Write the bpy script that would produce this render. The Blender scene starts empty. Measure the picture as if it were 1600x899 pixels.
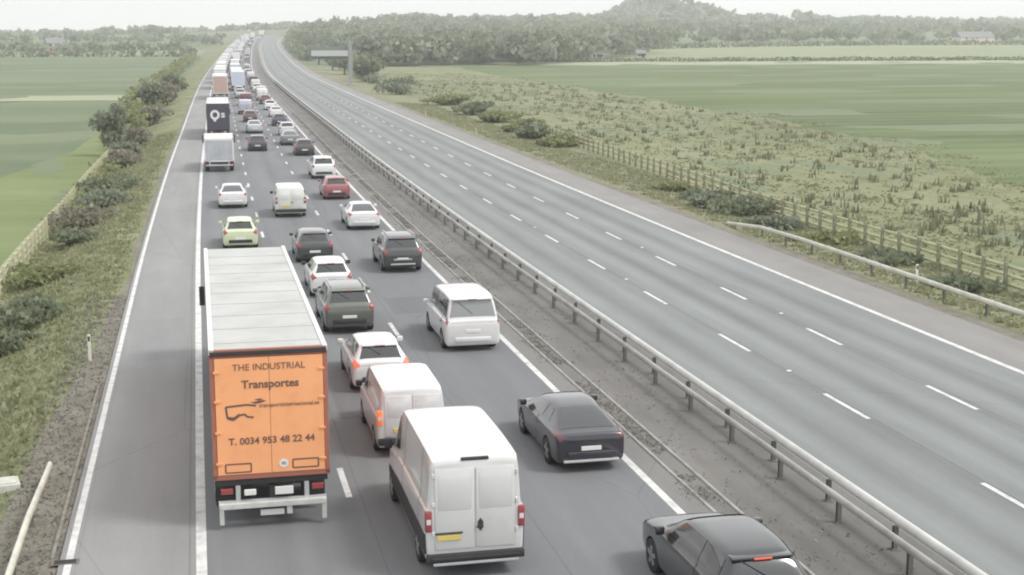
import bpy, bmesh, math, random
import numpy as np
from mathutils import Vector, Matrix
R = math.radians
random.seed(7)
rng = np.random.default_rng(11)
scene = bpy.context.scene
COL = scene.collection

# ------------------------------------------------------------------ terrain / road alignment
# (distance along the road, sideways drift of the road) and (distance, height)
O_T = [(-80, .4), (-40, .15), (0, 0), (60, .29), (100, .8), (173, 2.3), (265, 4.3), (340, 6.2), (425, 8.9), (625, 17.4),
       (1000, 38), (1100, 48), (1250, 72), (1400, 112), (1600, 190), (1800, 290), (3000, 1000)]
Z_T = [(-80, 0), (380, 0), (500, .7), (625, 2.0), (800, 4.2), (1000, 8.0), (1150, 11.2), (1300, 14), (1500, 16), (1700, 17), (2000, 18), (3000, 19)]

def pchip(xs, ys):
    xs = np.array(xs, float); ys = np.array(ys, float)
    sh = ys.shape
    ys2 = ys.reshape(sh[0], -1)
    h = np.diff(xs)[:, None]; d = np.diff(ys2, axis=0) / h
    m = np.zeros_like(ys2)
    for i in range(1, len(xs) - 1):
        a, b = d[i - 1], d[i]
        w1, w2 = 2 * h[i] + h[i - 1], h[i] + 2 * h[i - 1]
        with np.errstate(divide='ignore', invalid='ignore'):
            v = (w1 + w2) / (w1 / a + w2 / b)
        m[i] = np.where(a * b > 0, v, 0)
    m[0] = d[0]; m[-1] = d[-1]
    def f(x):
        x = np.atleast_1d(np.asarray(x, float))
        k = np.clip(np.searchsorted(xs, x, side='right') - 1, 0, len(xs) - 2)
        hh = (xs[k + 1] - xs[k])[:, None]; t = ((x - xs[k])[:, None]) / hh
        r = (2 * t**3 - 3 * t**2 + 1) * ys2[k] + (t**3 - 2 * t**2 + t) * hh * m[k] + (-2 * t**3 + 3 * t**2) * ys2[k + 1] + (t**3 - t**2) * hh * m[k + 1]
        return r.reshape((len(x),) + sh[1:])
    return f

S_NODES = list(range(-70, 700, 5)) + list(range(700, 1600, 10)) + list(range(1600, 3001, 20))
S_NODES = np.array(S_NODES, float)
_of = pchip(*zip(*O_T))(S_NODES); _zf = pchip(*zip(*Z_T))(S_NODES)
def off(s): return float(np.interp(s, S_NODES, _of))
def zr(s): return float(np.interp(s, S_NODES, _zf))
def smooth(t): t = np.clip(t, 0, 1); return t * t * (3 - 2 * t)
HILLS = [  # x, y, sigma x, sigma y, height
    (565, 1640, 50, 120, 35), (735, 1660, 52, 120, 12), (850, 1650, 60, 130, 6), (320, 1500, 260, 200, 5), (1150, 1750, 260, 200, 6),
    (190, 1300, 90, 180, 5), (520, 1560, 120, 150, 6)]
def terr(s, X):
    """natural ground level, s along the road, X beside it (arrays or floats)"""
    s = np.asarray(s, float); X = np.asarray(X, float)
    y = s; x = X + np.interp(s, S_NODES, _of)
    z = np.interp(s, S_NODES, _zf) - .10
    z = z - .95 * smooth((-X - 4.2) / 4.5)
    z = z - .25 * smooth((X - 29.5) / 5)
    z = z + .05 * np.sin(X * .9 + s * .13) * smooth((np.abs(X - 13) - 19) / 4)
    for hx, hy, sx, sy, hh in HILLS:
        z = z + hh * np.exp(-((x - hx) / sx)**2 - ((y - hy) / sy)**2)
    z = z - 6.5 * smooth((s - 700) / 700) * smooth((-X - 30) / 350)
    z = z + 1.6 * smooth((s - 560) / 300) * smooth((X - 120) / 200)
    return z
def gp(s, X, dz=0.0):
    """point on natural ground"""
    return Vector((X + off(s), s, float(terr(s, X)) + dz))
def rp(s, X, dz=0.0):
    return Vector((X + off(s), s, zr(s) + dz))
def heading(s): return -math.atan((off(s + 2) - off(s - 2)) / 4)

# ------------------------------------------------------------------ materials
MATS = {}
def nodes_of(m):
    m.use_nodes = True; nt = m.node_tree; return nt, nt.nodes, nt.links
def mat(name, col, rough=.6, metal=0., coat=0., var=0., vscale=3., bump=0., bscale=20., emit=None, spec=.5, cols=None, det=6, trans=0):
    if name in MATS: return MATS[name]
    m = bpy.data.materials.new(name); MATS[name] = m
    nt, N, Lk = nodes_of(m)
    b = N['Principled BSDF']
    b.inputs['Roughness'].default_value = rough; b.inputs['Metallic'].default_value = metal
    b.inputs['Specular IOR Level'].default_value = spec
    b.inputs['Coat Weight'].default_value = coat; b.inputs['Coat Roughness'].default_value = .08
    b.inputs['Base Color'].default_value = (*col, 1)
    if var or bump:
        tc = N.new('ShaderNodeTexCoord')
    if var:
        n = N.new('ShaderNodeTexNoise'); n.inputs['Scale'].default_value = vscale; n.inputs['Detail'].default_value = det
        n.inputs['Roughness'].default_value = .65
        Lk.new(tc.outputs['Object'], n.inputs['Vector'])
        cr = N.new('ShaderNodeValToRGB'); Lk.new(n.outputs['Fac'], cr.inputs['Fac'])
        c2 = cols or [tuple(c * (1 - var) for c in col), tuple(min(1, c * (1 + var)) for c in col)]
        el = cr.color_ramp.elements
        el[0].position = .3; el[1].position = .7
        el[0].color = (*c2[0], 1); el[1].color = (*c2[-1], 1)
        for i, c in enumerate(c2[1:-1]):
            e = el.new(.3 + .4 * (i + 1) / (len(c2) - 1)); e.color = (*c, 1)
        Lk.new(cr.outputs['Color'], b.inputs['Base Color'])
    if bump:
        n2 = N.new('ShaderNodeTexNoise'); n2.inputs['Scale'].default_value = bscale; n2.inputs['Detail'].default_value = 8
        Lk.new(tc.outputs['Object'], n2.inputs['Vector'])
        bp = N.new('ShaderNodeBump'); bp.inputs['Strength'].default_value = bump; bp.inputs['Distance'].default_value = .1
        Lk.new(n2.outputs['Fac'], bp.inputs['Height']); Lk.new(bp.outputs['Normal'], b.inputs['Normal'])
    if emit:
        b.inputs['Emission Color'].default_value = (*emit[0], 1); b.inputs['Emission Strength'].default_value = emit[1]
    return m

def asphalt(name, base, tint, tracks, seams=(), patch=.12):
    """tarmac: UV = (metres across, metres along). tracks: list of (X, halfwidth, gain)"""
    m = bpy.data.materials.new(name); MATS[name] = m
    nt, N, Lk = nodes_of(m); b = N['Principled BSDF']
    b.inputs['Roughness'].default_value = .85; b.inputs['Specular IOR Level'].default_value = .3
    uv = N.new('ShaderNodeUVMap'); sep = N.new('ShaderNodeSeparateXYZ'); Lk.new(uv.outputs['UV'], sep.inputs[0])
    def noise(scale, sx, sy, detail=6, rough=.6):
        mp = N.new('ShaderNodeMapping'); mp.inputs['Scale'].default_value = (sx, sy, 1)
        Lk.new(uv.outputs['UV'], mp.inputs['Vector'])
        n = N.new('ShaderNodeTexNoise'); n.inputs['Scale'].default_value = scale; n.inputs['Detail'].default_value = detail; n.inputs['Roughness'].default_value = rough
        Lk.new(mp.outputs[0], n.inputs['Vector']); return n.outputs['Fac']
    def M(op, a, c, clamp=False):
        k = N.new('ShaderNodeMath'); k.operation = op; k.use_clamp = clamp
        for i, q in enumerate((a, c)):
            if isinstance(q, (int, float)): k.inputs[i].default_value = q
            else: Lk.new(q, k.inputs[i])
        return k.outputs[0]
    wob = M('MULTIPLY', M('SUBTRACT', noise(1, .15, .03, 3), .5), .35)
    X = M('ADD', sep.outputs['X'], wob)
    val = M('ADD', 1.0, M('MULTIPLY', M('SUBTRACT', noise(1, 1.2, .05, 5), .5), .34))       # streaks along the lanes
    val = M('ADD', val, M('MULTIPLY', M('SUBTRACT', noise(1, .3, .10, 7, .72), .5), patch * 3.6))
    val = M('ADD', val, M('MULTIPLY', M('SUBTRACT', noise(14, 1, 1, 5, .85), .5), .5))       # stone grain
    for cx, hw, g in tracks:
        d = M('ABSOLUTE', M('SUBTRACT', X, cx), 0)
        t = M('SUBTRACT', 1.0, M('DIVIDE', d, hw), True)
        val = M('ADD', val, M('MULTIPLY', t, g))
    for cx, hw, g in seams:
        d = M('ABSOLUTE', M('SUBTRACT', sep.outputs['X'], cx), 0)
        t = M('LESS_THAN', d, hw)
        val = M('ADD', val, M('MULTIPLY', t, g))
    # repair joints across the lanes, and thin cracks
    v = N.new('ShaderNodeTexVoronoi'); v.feature = 'DISTANCE_TO_EDGE'; v.inputs['Scale'].default_value = 1
    mp = N.new('ShaderNodeMapping'); mp.inputs['Scale'].default_value = (.11, .045, 1); Lk.new(uv.outputs['UV'], mp.inputs['Vector'])
    Lk.new(mp.outputs[0], v.inputs['Vector'])
    val = M('ADD', val, M('MULTIPLY', M('LESS_THAN', v.outputs['Distance'], .002), -.12))
    mix = N.new('ShaderNodeMix'); mix.data_type = 'RGBA'
    mix.inputs[6].default_value = (*base, 1); mix.inputs[7].default_value = (*tint, 1)
    Lk.new(noise(1, .18, .035, 3), mix.inputs[0])
    vm = N.new('ShaderNodeVectorMath'); vm.operation = 'SCALE'
    Lk.new(mix.outputs[2], vm.inputs[0]); Lk.new(val, vm.inputs['Scale'])
    Lk.new(vm.outputs[0], b.inputs['Base Color'])
    bp = N.new('ShaderNodeBump'); bp.inputs['Strength'].default_value = .25; bp.inputs['Distance'].default_value = .02
    Lk.new(noise(30, 1, 1, 4, .8), bp.inputs['Height']); Lk.new(bp.outputs['Normal'], b.inputs['Normal'])
    return m

def land(name, cols, scales=(.02, .25, 2.5), sx=1., sy=1., rough=.95, bump=.5, weights=(.5, .3, .35), rows=None):
    """field / verge material in metres of real position"""
    m = bpy.data.materials.new(name); MATS[name] = m
    nt, N, Lk = nodes_of(m); b = N['Principled BSDF']
    b.inputs['Roughness'].default_value = rough; b.inputs['Specular IOR Level'].default_value = .15
    uv = N.new('ShaderNodeUVMap')
    acc = None
    for i, (sc, w) in enumerate(zip(scales, weights)):
        mp = N.new('ShaderNodeMapping'); mp.inputs['Scale'].default_value = (sc * sx, sc * sy, 1); mp.inputs['Location'].default_value = (i * 13.1, i * 7.7, 0)
        Lk.new(uv.outputs['UV'], mp.inputs['Vector'])
        n = N.new('ShaderNodeTexNoise'); n.inputs['Scale'].default_value = 1; n.inputs['Detail'].default_value = 5; n.inputs['Roughness'].default_value = .6
        Lk.new(mp.outputs[0], n.inputs['Vector'])
        k = N.new('ShaderNodeMath'); k.operation = 'MULTIPLY_ADD'; k.inputs[1].default_value = w * 2; k.inputs[2].default_value = -w
        Lk.new(n.outputs['Fac'], k.inputs[0])
        if acc is None: acc = k.outputs[0]
        else:
            a = N.new('ShaderNodeMath'); a.operation = 'ADD'; Lk.new(acc, a.inputs[0]); Lk.new(k.outputs[0], a.inputs[1]); acc = a.outputs[0]
        last = n
    if rows:
        w_ = N.new('ShaderNodeTexWave'); w_.wave_type = 'BANDS'; w_.bands_direction = rows[0]; w_.inputs['Scale'].default_value = rows[1]
        w_.inputs['Distortion'].default_value = 1.5; w_.inputs['Detail'].default_value = 2
        Lk.new(uv.outputs['UV'], w_.inputs['Vector'])
        k = N.new('ShaderNodeMath'); k.operation = 'MULTIPLY_ADD'; k.inputs[1].default_value = rows[2]; k.inputs[2].default_value = -rows[2] / 2
        Lk.new(w_.outputs['Fac'], k.inputs[0])
        a = N.new('ShaderNodeMath'); a.operation = 'ADD'; Lk.new(acc, a.inputs[0]); Lk.new(k.outputs[0], a.inputs[1]); acc = a.outputs[0]
    h = N.new('ShaderNodeMath'); h.operation = 'ADD'; h.inputs[1].default_value = .5; Lk.new(acc, h.inputs[0])
    cr = N.new('ShaderNodeValToRGB'); Lk.new(h.outputs[0], cr.inputs['Fac'])
    el = cr.color_ramp.elements; el[0].position = .2; el[1].position = .8
    el[0].color = (*cols[0], 1); el[1].color = (*cols[-1], 1)
    for i, c in enumerate(cols[1:-1]):
        e = el.new(.2 + .6 * (i + 1) / (len(cols) - 1)); e.color = (*c, 1)
    Lk.new(cr.outputs['Color'], b.inputs['Base Color'])
    bp = N.new('ShaderNodeBump'); bp.inputs['Strength'].default_value = bump; bp.inputs['Distance'].default_value = .15
    Lk.new(last.outputs['Fac'], bp.inputs['Height']); Lk.new(bp.outputs['Normal'], b.inputs['Normal'])
    return m

def leafmat(name, a, c, mid=None):
    m = bpy.data.materials.new(name); MATS[name] = m
    nt, N, Lk = nodes_of(m); b = N['Principled BSDF']
    b.inputs['Roughness'].default_value = .7; b.inputs['Specular IOR Level'].default_value = .2
    at = N.new('ShaderNodeAttribute'); at.attribute_name = 'tint'
    cr = N.new('ShaderNodeValToRGB'); Lk.new(at.outputs['Fac'], cr.inputs['Fac'])
    el = cr.color_ramp.elements; el[0].color = (*a, 1); el[1].color = (*c, 1)
    if mid: e = el.new(.5); e.color = (*mid, 1)
    Lk.new(cr.outputs['Color'], b.inputs['Base Color'])
    tr = N.new('ShaderNodeBsdfTranslucent'); Lk.new(cr.outputs['Color'], tr.inputs['Color'])
    ms = N.new('ShaderNodeMixShader'); ms.inputs[0].default_value = .45
    Lk.new(b.outputs[0], ms.inputs[1]); Lk.new(tr.outputs[0], ms.inputs[2]); Lk.new(ms.outputs[0], N['Material Output'].inputs['Surface'])
    return m

GLASS = mat('tinted glass', (.022, .027, .028), .10, spec=.9, coat=.5)
RUBBER = mat('tyre rubber', (.02, .02, .02), .8)
DARKP = mat('dark plastic', (.03, .03, .032), .6, var=.2)
ALLOY = mat('alloy', (.35, .35, .36), .35, .8)
RED = mat('tail light red', (.30, .05, .055), .25, coat=.5)
DIMRED = mat('tail light smoked', (.12, .04, .05), .25, coat=.6)
REDLIT = mat('tail light lit', (.6, .10, .05), .3, emit=((1, .2, .1), .25))
ORANGELIT = mat('rear lamp orange lit', (.8, .2, .05), .3, emit=((1, .25, .05), .15))
CLEAR = mat('headlamp lens', (.6, .62, .65), .1, coat=.5)
PLATEY = mat('plate yellow', (.62, .5, .12), .5)
PLATEW = mat('plate white', (.7, .7, .68), .5)
PAINTW = mat('road paint', (.6, .6, .58), .7, var=.14, vscale=2.2, cols=[(.36, .36, .35), (.56, .56, .55), (.66, .66, .64)])
STEEL = mat('galvanised steel', (.50, .51, .52), .45, .35, var=.12, vscale=.6)
STEELD = mat('weathered steel', (.16, .15, .14), .7, .2, var=.25, vscale=2)

def paint(name, col, coat=.6, rough=.35, metal=0.0):
    dark = sum(col) < .75
    m = mat('paint ' + name, col, .35 if dark else rough, .15 if dark else metal, 1.0, var=.05, vscale=1.5)
    m.node_tree.nodes['Principled BSDF'].inputs['Coat IOR'].default_value = 1.6 if dark else 1.7
    return m

# ------------------------------------------------------------------ object helpers
def link(o, parent=None):
    COL.objects.link(o)
    if parent is not None: o.parent = parent
    return o
def tag(o, label=None, cat=None, group=None, kind=None):
    if label: o['label'] = label
    if cat: o['category'] = cat
    if group: o['group'] = group
    if kind: o['kind'] = kind
    return o
def empty(name, loc=(0, 0, 0), rz=0, label=None, cat=None, group=None):
    o = bpy.data.objects.new(name, None); link(o); o.location = loc; o.rotation_euler = (0, 0, rz)
    o.empty_display_size = .3
    return tag(o, label, cat, group)

class MB:
    """mesh builder"""
    def __init__(s): s.bm = bmesh.new(); s.uv = None
    def box(s, x0, x1, y0, y1, z0, z1, bev=0., mi=0, seg=2, M_=None):
        r = bmesh.ops.create_cube(s.bm, size=1)
        vs = r['verts']
        for v in vs: v.co = Vector(((x0 + x1) / 2 + v.co.x * (x1 - x0), (y0 + y1) / 2 + v.co.y * (y1 - y0), (z0 + z1) / 2 + v.co.z * (z1 - z0)))
        fs = {f for v in vs for f in v.link_faces}
        if bev:
            es = list({e for v in vs for e in v.link_edges})
            r2 = bmesh.ops.bevel(s.bm, geom=es, offset=bev, segments=seg, affect='EDGES', profile=.5)
            fs = set(r2['faces']) | {f for f in fs if f.is_valid}
            vs = list({v for f in fs for v in f.verts})
        for f in fs: f.material_index = mi
        if M_ is not None:
            for v in vs: v.co = M_ @ v.co
        return s
    def cyl(s, c, r, depth, axis='X', n=24, r2=None, mi=0, bev=0):
        mt = {'X': Matrix.Rotation(R(90), 4, 'Y'), 'Y': Matrix.Rotation(R(90), 4, 'X'), 'Z': Matrix.Identity(4)}[axis]
        q = bmesh.ops.create_cone(s.bm, cap_ends=True, segments=n, radius1=r, radius2=r if r2 is None else r2, depth=depth, matrix=Matrix.Translation(c) @ mt)
        vs = q['verts']
        fs = {f for v in vs for f in v.link_faces}
        if bev:
            es = [e for e in {e for v in vs for e in v.link_edges} if all(len(f.verts) != 4 for f in e.link_faces) or any(len(f.verts) > 4 for f in e.link_faces)]
            bmesh.ops.bevel(s.bm, geom=es, offset=bev, segments=2, affect='EDGES', profile=.5)
        for f in fs:
            if f.is_valid: f.material_index = mi
        return s
    def poly(s, pts, mi=0):
        vs = [s.bm.verts.new(p) for p in pts]; f = s.bm.faces.new(vs); f.material_index = mi; return s
    def prism(s, pts, y0, y1, mi=0):
        """outline in (x,z) extruded along y"""
        a = [s.bm.verts.new((x, y0, z)) for x, z in pts]; b = [s.bm.verts.new((x, y1, z)) for x, z in pts]
        n = len(pts); fs = [s.bm.faces.new(a), s.bm.faces.new(list(reversed(b)))]
        for i in range(n): fs.append(s.bm.faces.new((a[i], b[i], b[(i + 1) % n], a[(i + 1) % n])))
        for f in fs: f.material_index = mi
        return s
    def mesh(s, name, mats, smooth_=False, angle=None):
        bmesh.ops.recalc_face_normals(s.bm, faces=s.bm.faces[:])
        me = bpy.data.meshes.new(name); s.bm.to_mesh(me); s.bm.free()
        for m in (mats if isinstance(mats, (list, tuple)) else [mats]): me.materials.append(m)
        if smooth_:
            me.polygons.foreach_set('use_smooth', [True] * len(me.polygons))
            if angle: me.set_sharp_from_angle(angle=R(angle))
        return me
    def obj(s, name, mats, parent=None, smooth_=False, angle=35, loc=None):
        o = bpy.data.objects.new(name, s.mesh(name, mats, smooth_, angle)); link(o, parent)
        if loc: o.location = loc
        return o

def raw(name, V, F, mats, parent=None, uvs=None, tint=None, smooth_=False, mi=None):
    me = bpy.data.meshes.new(name)
    V = np.asarray(V, np.float32); F = np.asarray(F, np.int32)
    nf, k = F.shape
    me.vertices.add(len(V)); me.vertices.foreach_set('co', V.ravel())
    me.loops.add(nf * k); me.loops.foreach_set('vertex_index', F.ravel())
    me.polygons.add(nf); me.polygons.foreach_set('loop_start', np.arange(0, nf * k, k, dtype=np.int32))
    try: me.polygons.foreach_set('loop_total', np.full(nf, k, np.int32))
    except Exception: pass
    for m in (mats if isinstance(mats, (list, tuple)) else [mats]): me.materials.append(m)
    if mi is not None: me.polygons.foreach_set('material_index', np.asarray(mi, np.int32))
    if smooth_: me.polygons.foreach_set('use_smooth', np.ones(nf, bool))
    me.update(calc_edges=True)
    if uvs is not None:
        l = me.uv_layers.new(name='UVMap'); l.data.foreach_set('uv', np.asarray(uvs, np.float32)[F.ravel()].ravel())
    if tint is not None:
        a = me.attributes.new('tint', 'FLOAT', 'FACE'); a.data.foreach_set('value', np.asarray(tint, np.float32))
    me.validate()
    o = bpy.data.objects.new(name, me); link(o, parent)
    return o

def snodes(s0, s1): return np.array([s0] + [s for s in S_NODES if s0 + 1e-6 < s < s1 - 1e-6] + [s1])

def strip(name, X0, X1, s0, s1, dz, m, nx=1, on='road', jit=0., kind='structure', parent=None, thick=0, extra=None):
    """a sheet between two lateral positions (numbers or functions of s), UV = (X, s)"""
    ss = snodes(s0, s1)
    if extra: ss = np.unique(np.concatenate([ss, extra]))
    f0 = X0 if callable(X0) else (lambda s: X0); f1 = X1 if callable(X1) else (lambda s: X1)
    V = []; UV = []
    for s in ss:
        a, b = f0(s), f1(s)
        for j in range(nx + 1):
            X = a + (b - a) * j / nx
            if jit and j in (0, nx): X += random.uniform(-jit, jit)
            if on == 'road': z = zr(s) + dz
            else: z = float(terr(s, X)) + dz
            V.append((X + off(s), s, z)); UV.append((X, s))
    n = nx + 1; F = []
    for i in range(len(ss) - 1):
        for j in range(nx):
            F.append((i * n + j, i * n + j + 1, (i + 1) * n + j + 1, (i + 1) * n + j))
    o = raw(name, V, F, m, parent, UV)
    if kind: o['kind'] = kind
    return o

# ------------------------------------------------------------------ world, sun, camera
SUN_EL, SUN_AZ = 52, 118     # azimuth from +Y towards +X
def make_world():
    w = bpy.data.worlds.new('World'); scene.world = w; w.use_nodes = True
    nt = w.node_tree; N = nt.nodes; Lk = nt.links
    bg = N['Background']
    sky = N.new('ShaderNodeTexSky'); sky.sky_type = 'NISHITA'; sky.sun_disc = False
    sky.sun_elevation = R(SUN_EL); sky.sun_rotation = R(SUN_AZ)
    sky.air_density = 1.5; sky.dust_density = 4; sky.ozone_density = 1
    hs = N.new('ShaderNodeHueSaturation'); hs.inputs['Saturation'].default_value = .12
    Lk.new(sky.outputs[0], hs.inputs['Color'])
    # cloud layer: overcast sheet with slight lighter and darker parts
    tc = N.new('ShaderNodeTexCoord'); n = N.new('ShaderNodeTexNoise'); n.inputs['Scale'].default_value = 2.2; n.inputs['Detail'].default_value = 6
    mp = N.new('ShaderNodeMapping'); mp.inputs['Scale'].default_value = (1, 1, 4); Lk.new(tc.outputs['Generated'], mp.inputs['Vector']); Lk.new(mp.outputs[0], n.inputs['Vector'])
    cr = N.new('ShaderNodeValToRGB'); Lk.new(n.outputs['Fac'], cr.inputs['Fac'])
    cr.color_ramp.elements[0].position = .3; cr.color_ramp.elements[0].color = (7.0, 7.1, 7.2, 1)
    cr.color_ramp.elements[1].position = .7; cr.color_ramp.elements[1].color = (8.2, 8.2, 8.2, 1)
    mx = N.new('ShaderNodeMix'); mx.data_type = 'RGBA'; mx.inputs[0].default_value = .8
    Lk.new(hs.outputs[0], mx.inputs[6]); Lk.new(cr.outputs[0], mx.inputs[7])
    Lk.new(mx.outputs[2], bg.inputs['Color']); bg.inputs['Strength'].default_value = .1
make_world()
sd = bpy.data.lights.new('sun', 'SUN'); sd.energy = 1.15; sd.angle = R(14); sd.color = (1, .97, .92)
so = bpy.data.objects.new('sun', sd); link(so)
az = R(SUN_AZ); el = R(SUN_EL)
sdir = Vector((math.sin(az) * math.cos(el), math.cos(az) * math.cos(el), math.sin(el)))
so.rotation_euler = sdir.to_track_quat('Z', 'Y').to_euler(); so.location = (0, 0, 60)

CAM_H = 10.69
cam = bpy.data.cameras.new('camera'); co = bpy.data.objects.new('camera', cam); link(co)
cam.sensor_width = 36; cam.lens = 36 * 2170 / 1600; cam.clip_start = .5; cam.clip_end = 9000
P = math.atan(392.1 / 2170); psi = math.atan(511 * math.cos(P) / 2170)
co.location = (0, 0, CAM_H); co.rotation_euler = (math.pi / 2 - P, 0, -psi)
scene.camera = co
scene.view_settings.view_transform = 'Standard'; scene.view_settings.look = 'None'
scene.view_settings.exposure = 0.84; scene.view_settings.gamma = 1
scene.render.resolution_x = 1024; scene.render.resolution_y = 575
scene.cycles.filter_width = 2.0

# ------------------------------------------------------------------ ground
GREEN = land('meadow green', [(.13, .16, .095), (.16, .19, .115), (.19, .215, .135)], scales=(.006, .05, .8), sx=.5, sy=1.6, weights=(.6, .3, .2))
def build_ground():
    xs = np.concatenate([[-1400, -1000, -700, -500, -350, -250, -170, -120, -80, -55, -40, -30, -22, -16, -12], np.arange(-9, -2.9, .6), [-1, 5, 13, 20, 27, 28.4], np.arange(29, 38, 1.0),
                         [42, 48, 56, 66, 78, 92, 110, 130], np.arange(150, 1300, 25), [1400, 1600, 1900, 2300]])
    ys = S_NODES
    S, X = np.meshgrid(ys, xs, indexing='ij')
    Z = terr(S, X)
    # keep the natural ground below the road bed
    under = (X > -3.1) & (X < 28.5); Z = np.where(under, Z - .35, Z)
    V = np.stack([X + np.interp(S, S_NODES, _of), S, Z], -1).reshape(-1, 3)
    UV = np.stack([X, S], -1).reshape(-1, 2)
    n = len(xs); i, j = np.meshgrid(np.arange(len(ys) - 1), np.arange(n - 1), indexing='ij')
    a = (i * n + j).ravel(); F = np.stack([a, a + 1, a + n + 1, a + n], 1)
    o = raw('ground', V, F, GREEN, uvs=UV, smooth_=True); o['kind'] = 'structure'
build_ground()

FAR_S = 1680
# tarmac
hs_m = asphalt('hard shoulder tarmac', (.25, .25, .245), (.225, .225, .225), [(-1.6, 1.2, .05)], seams=[(-.42, .02, -.22), (-2.7, .015, -.12)], patch=.14)
lc_m = asphalt('carriageway tarmac', (.178, .183, .189), (.150, .155, .161), [(.75, .5, .07), (2.5, .5, .07), (4.35, .5, .06), (6.1, .5, .06), (7.9, .5, .05), (9.6, .5, .05), (1.6, .35, -.1), (5.2, .35, -.08)],
               seams=[(3.52, .025, -.14), (7.1, .025, -.14)], patch=.10)
rc_m = asphalt('opposite carriageway tarmac', (.210, .222, .218), (.170, .181, .180),
               [(15.7, .6, .16), (17.4, .5, .14), (19.3, .6, .20), (21.0, .5, .17), (22.9, .55, .18), (24.7, .5, .18), (16.5, .45, -.16), (20.15, .45, -.18), (23.8, .5, -.18), (18.35, .25, -.14), (21.95, .25, -.14)],
               seams=[(18.5, .03, -.2), (22.15, .03, -.2)], patch=.14)
rs_m = asphalt('right shoulder tarmac', (.245, .235, .225), (.215, .21, .203), [(27.0, .8, .06)], patch=.2)
md_m = asphalt('median surface', (.17, .163, .152), (.135, .13, .124), [(12.3, .4, -.08)], patch=.45)
mt_m = asphalt('median margin tarmac', (.195, .19, .183), (.165, .162, .158), [], patch=.25)
strip('hard_shoulder', -3.05, -.1, -70, FAR_S, 0, hs_m, 1)
strip('carriageway', -.1, 10.62, -70, FAR_S, 0, lc_m, 2)
strip('median_margin', 10.62, 11.25, -70, FAR_S, 0, mt_m, 1)
strip('median', 11.25, 14.85, -70, FAR_S, 0, md_m, 2)
strip('opposite_carriageway', 14.85, 25.9, -70, FAR_S, 0, rc_m, 2)
strip('opposite_hard_shoulder', 25.9, 28.45, -70, FAR_S, 0, rs_m, 1)
# road-bed edge faces down to the verge
skirt = mat('tarmac edge', (.12, .115, .10), .9, var=.3, vscale=2)
for nm, Xa in (('road_edge', -3.05), ('road_edge', 28.45)):
    ss = snodes(-70, FAR_S); V = []; F = []
    for s in ss:
        V += [(Xa + off(s), s, zr(s)), (Xa + off(s) + (-.06 if Xa < 0 else .06), s, zr(s) - .5)]
    for i in range(len(ss) - 1): F.append((2 * i, 2 * i + 1, 2 * i + 3, 2 * i + 2))
    o = raw(nm, V, F, skirt); o['kind'] = 'structure'

# repair patches cut into the lanes
pt1 = asphalt('dark repair tarmac', (.150, .153, .158), (.135, .138, .142), [], patch=.12)
pt2 = asphalt('pale repair tarmac', (.235, .238, .236), (.215, .22, .218), [], patch=.12)
for X0, X1, s0, s1, m_ in ((3.75, 6.7, 38.2, 41.5, pt1), (7.3, 10.2, 53, 56.4, pt1), (-2.5, -.6, 47, 54, pt2)):
    strip('road_patch', X0, X1, s0, s1, .002, m_)

# painted lines
def line(name, X, w, s0=-60, s1=FAR_S, **k): return strip(name, X - w / 2, X + w / 2, s0, s1, .004, PAINTW)
line('edge_line', -2.86, .15); line('edge_line', -.18, .22); line('edge_line', 10.5, .2)
line('edge_line', 15.08, .2); line('edge_line', 25.8, .24)
def dashes(X, ph, s0, s1, w=.15, L=2.5):
    V = []; F = []; UV = []
    s = ph + 8.82 * math.ceil((s0 - ph) / 8.82)
    while s < s1:
        ss = snodes(s, s + L)
        for a, b in zip(ss, ss[1:]):
            k = len(V)
            for q, xx in ((a, -w / 2), (a, w / 2), (b, w / 2), (b, -w / 2)):
                V.append(tuple(rp(q, X + xx, .004)))
            F.append((k, k + 1, k + 2, k + 3))
        s += 8.82
    o = raw('lane_marking', V, F, PAINTW); o['kind'] = 'structure'
dashes(3.24, 31.4, -20, 900, .15, 2.3); dashes(6.9, 31.4, -20, 900, .15, 2.3)
dashes(18.38, 34.9, -20, 900, .15, 2.9); dashes(21.92, 35.1, -20, 900, .15, 2.9)

# verges
V_LEFT = land('left verge grass', [(.115, .135, .065), (.175, .19, .10), (.225, .235, .135), (.265, .255, .175)], scales=(.12, .7, 3.2), sx=1.6, sy=1.0, weights=(.5, .5, .35), bump=.9)
DIRT = land('verge dirt', [(.15, .14, .11), (.215, .20, .165), (.27, .255, .22)], scales=(.3, 1.5, 8), weights=(.4, .4, .4), bump=.8)
V_RIGHT = land('right verge grass', [(.145, .155, .09), (.195, .20, .125), (.23, .23, .155), (.25, .24, .175)], scales=(.1, .6, 3), sx=1.3, sy=.6, weights=(.5, .5, .3), bump=.9)
ROUGH = land('rough pasture', [(.14, .155, .085), (.185, .20, .11), (.22, .23, .135), (.245, .245, .155)], scales=(.03, .25, 1.6), sx=1.2, sy=.8, weights=(.45, .55, .45), bump=1.0)
CROP = land('crop field', [(.085, .115, .052), (.12, .155, .072), (.165, .198, .10)], scales=(.012, .05, .5), sx=.35, sy=2.0, weights=(.6, .55, .25), bump=.4, rows=('Y', .045, .16))
CROPB = land('blue green field', [(.105, .138, .08), (.135, .168, .10), (.165, .195, .12)], scales=(.01, .05, .5), sx=.6, sy=1.6, weights=(.6, .5, .25), bump=.3)
YELG = land('yellow green field', [(.13, .165, .075), (.17, .205, .09), (.205, .235, .12)], scales=(.03, .12, 1), sx=.8, sy=1.4, weights=(.5, .4, .2), bump=.4)
PALE = land('pale grass margin', [(.28, .30, .20), (.33, .35, .24)], scales=(.05, .4, 2), weights=(.4, .4, .2), bump=.4)
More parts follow.
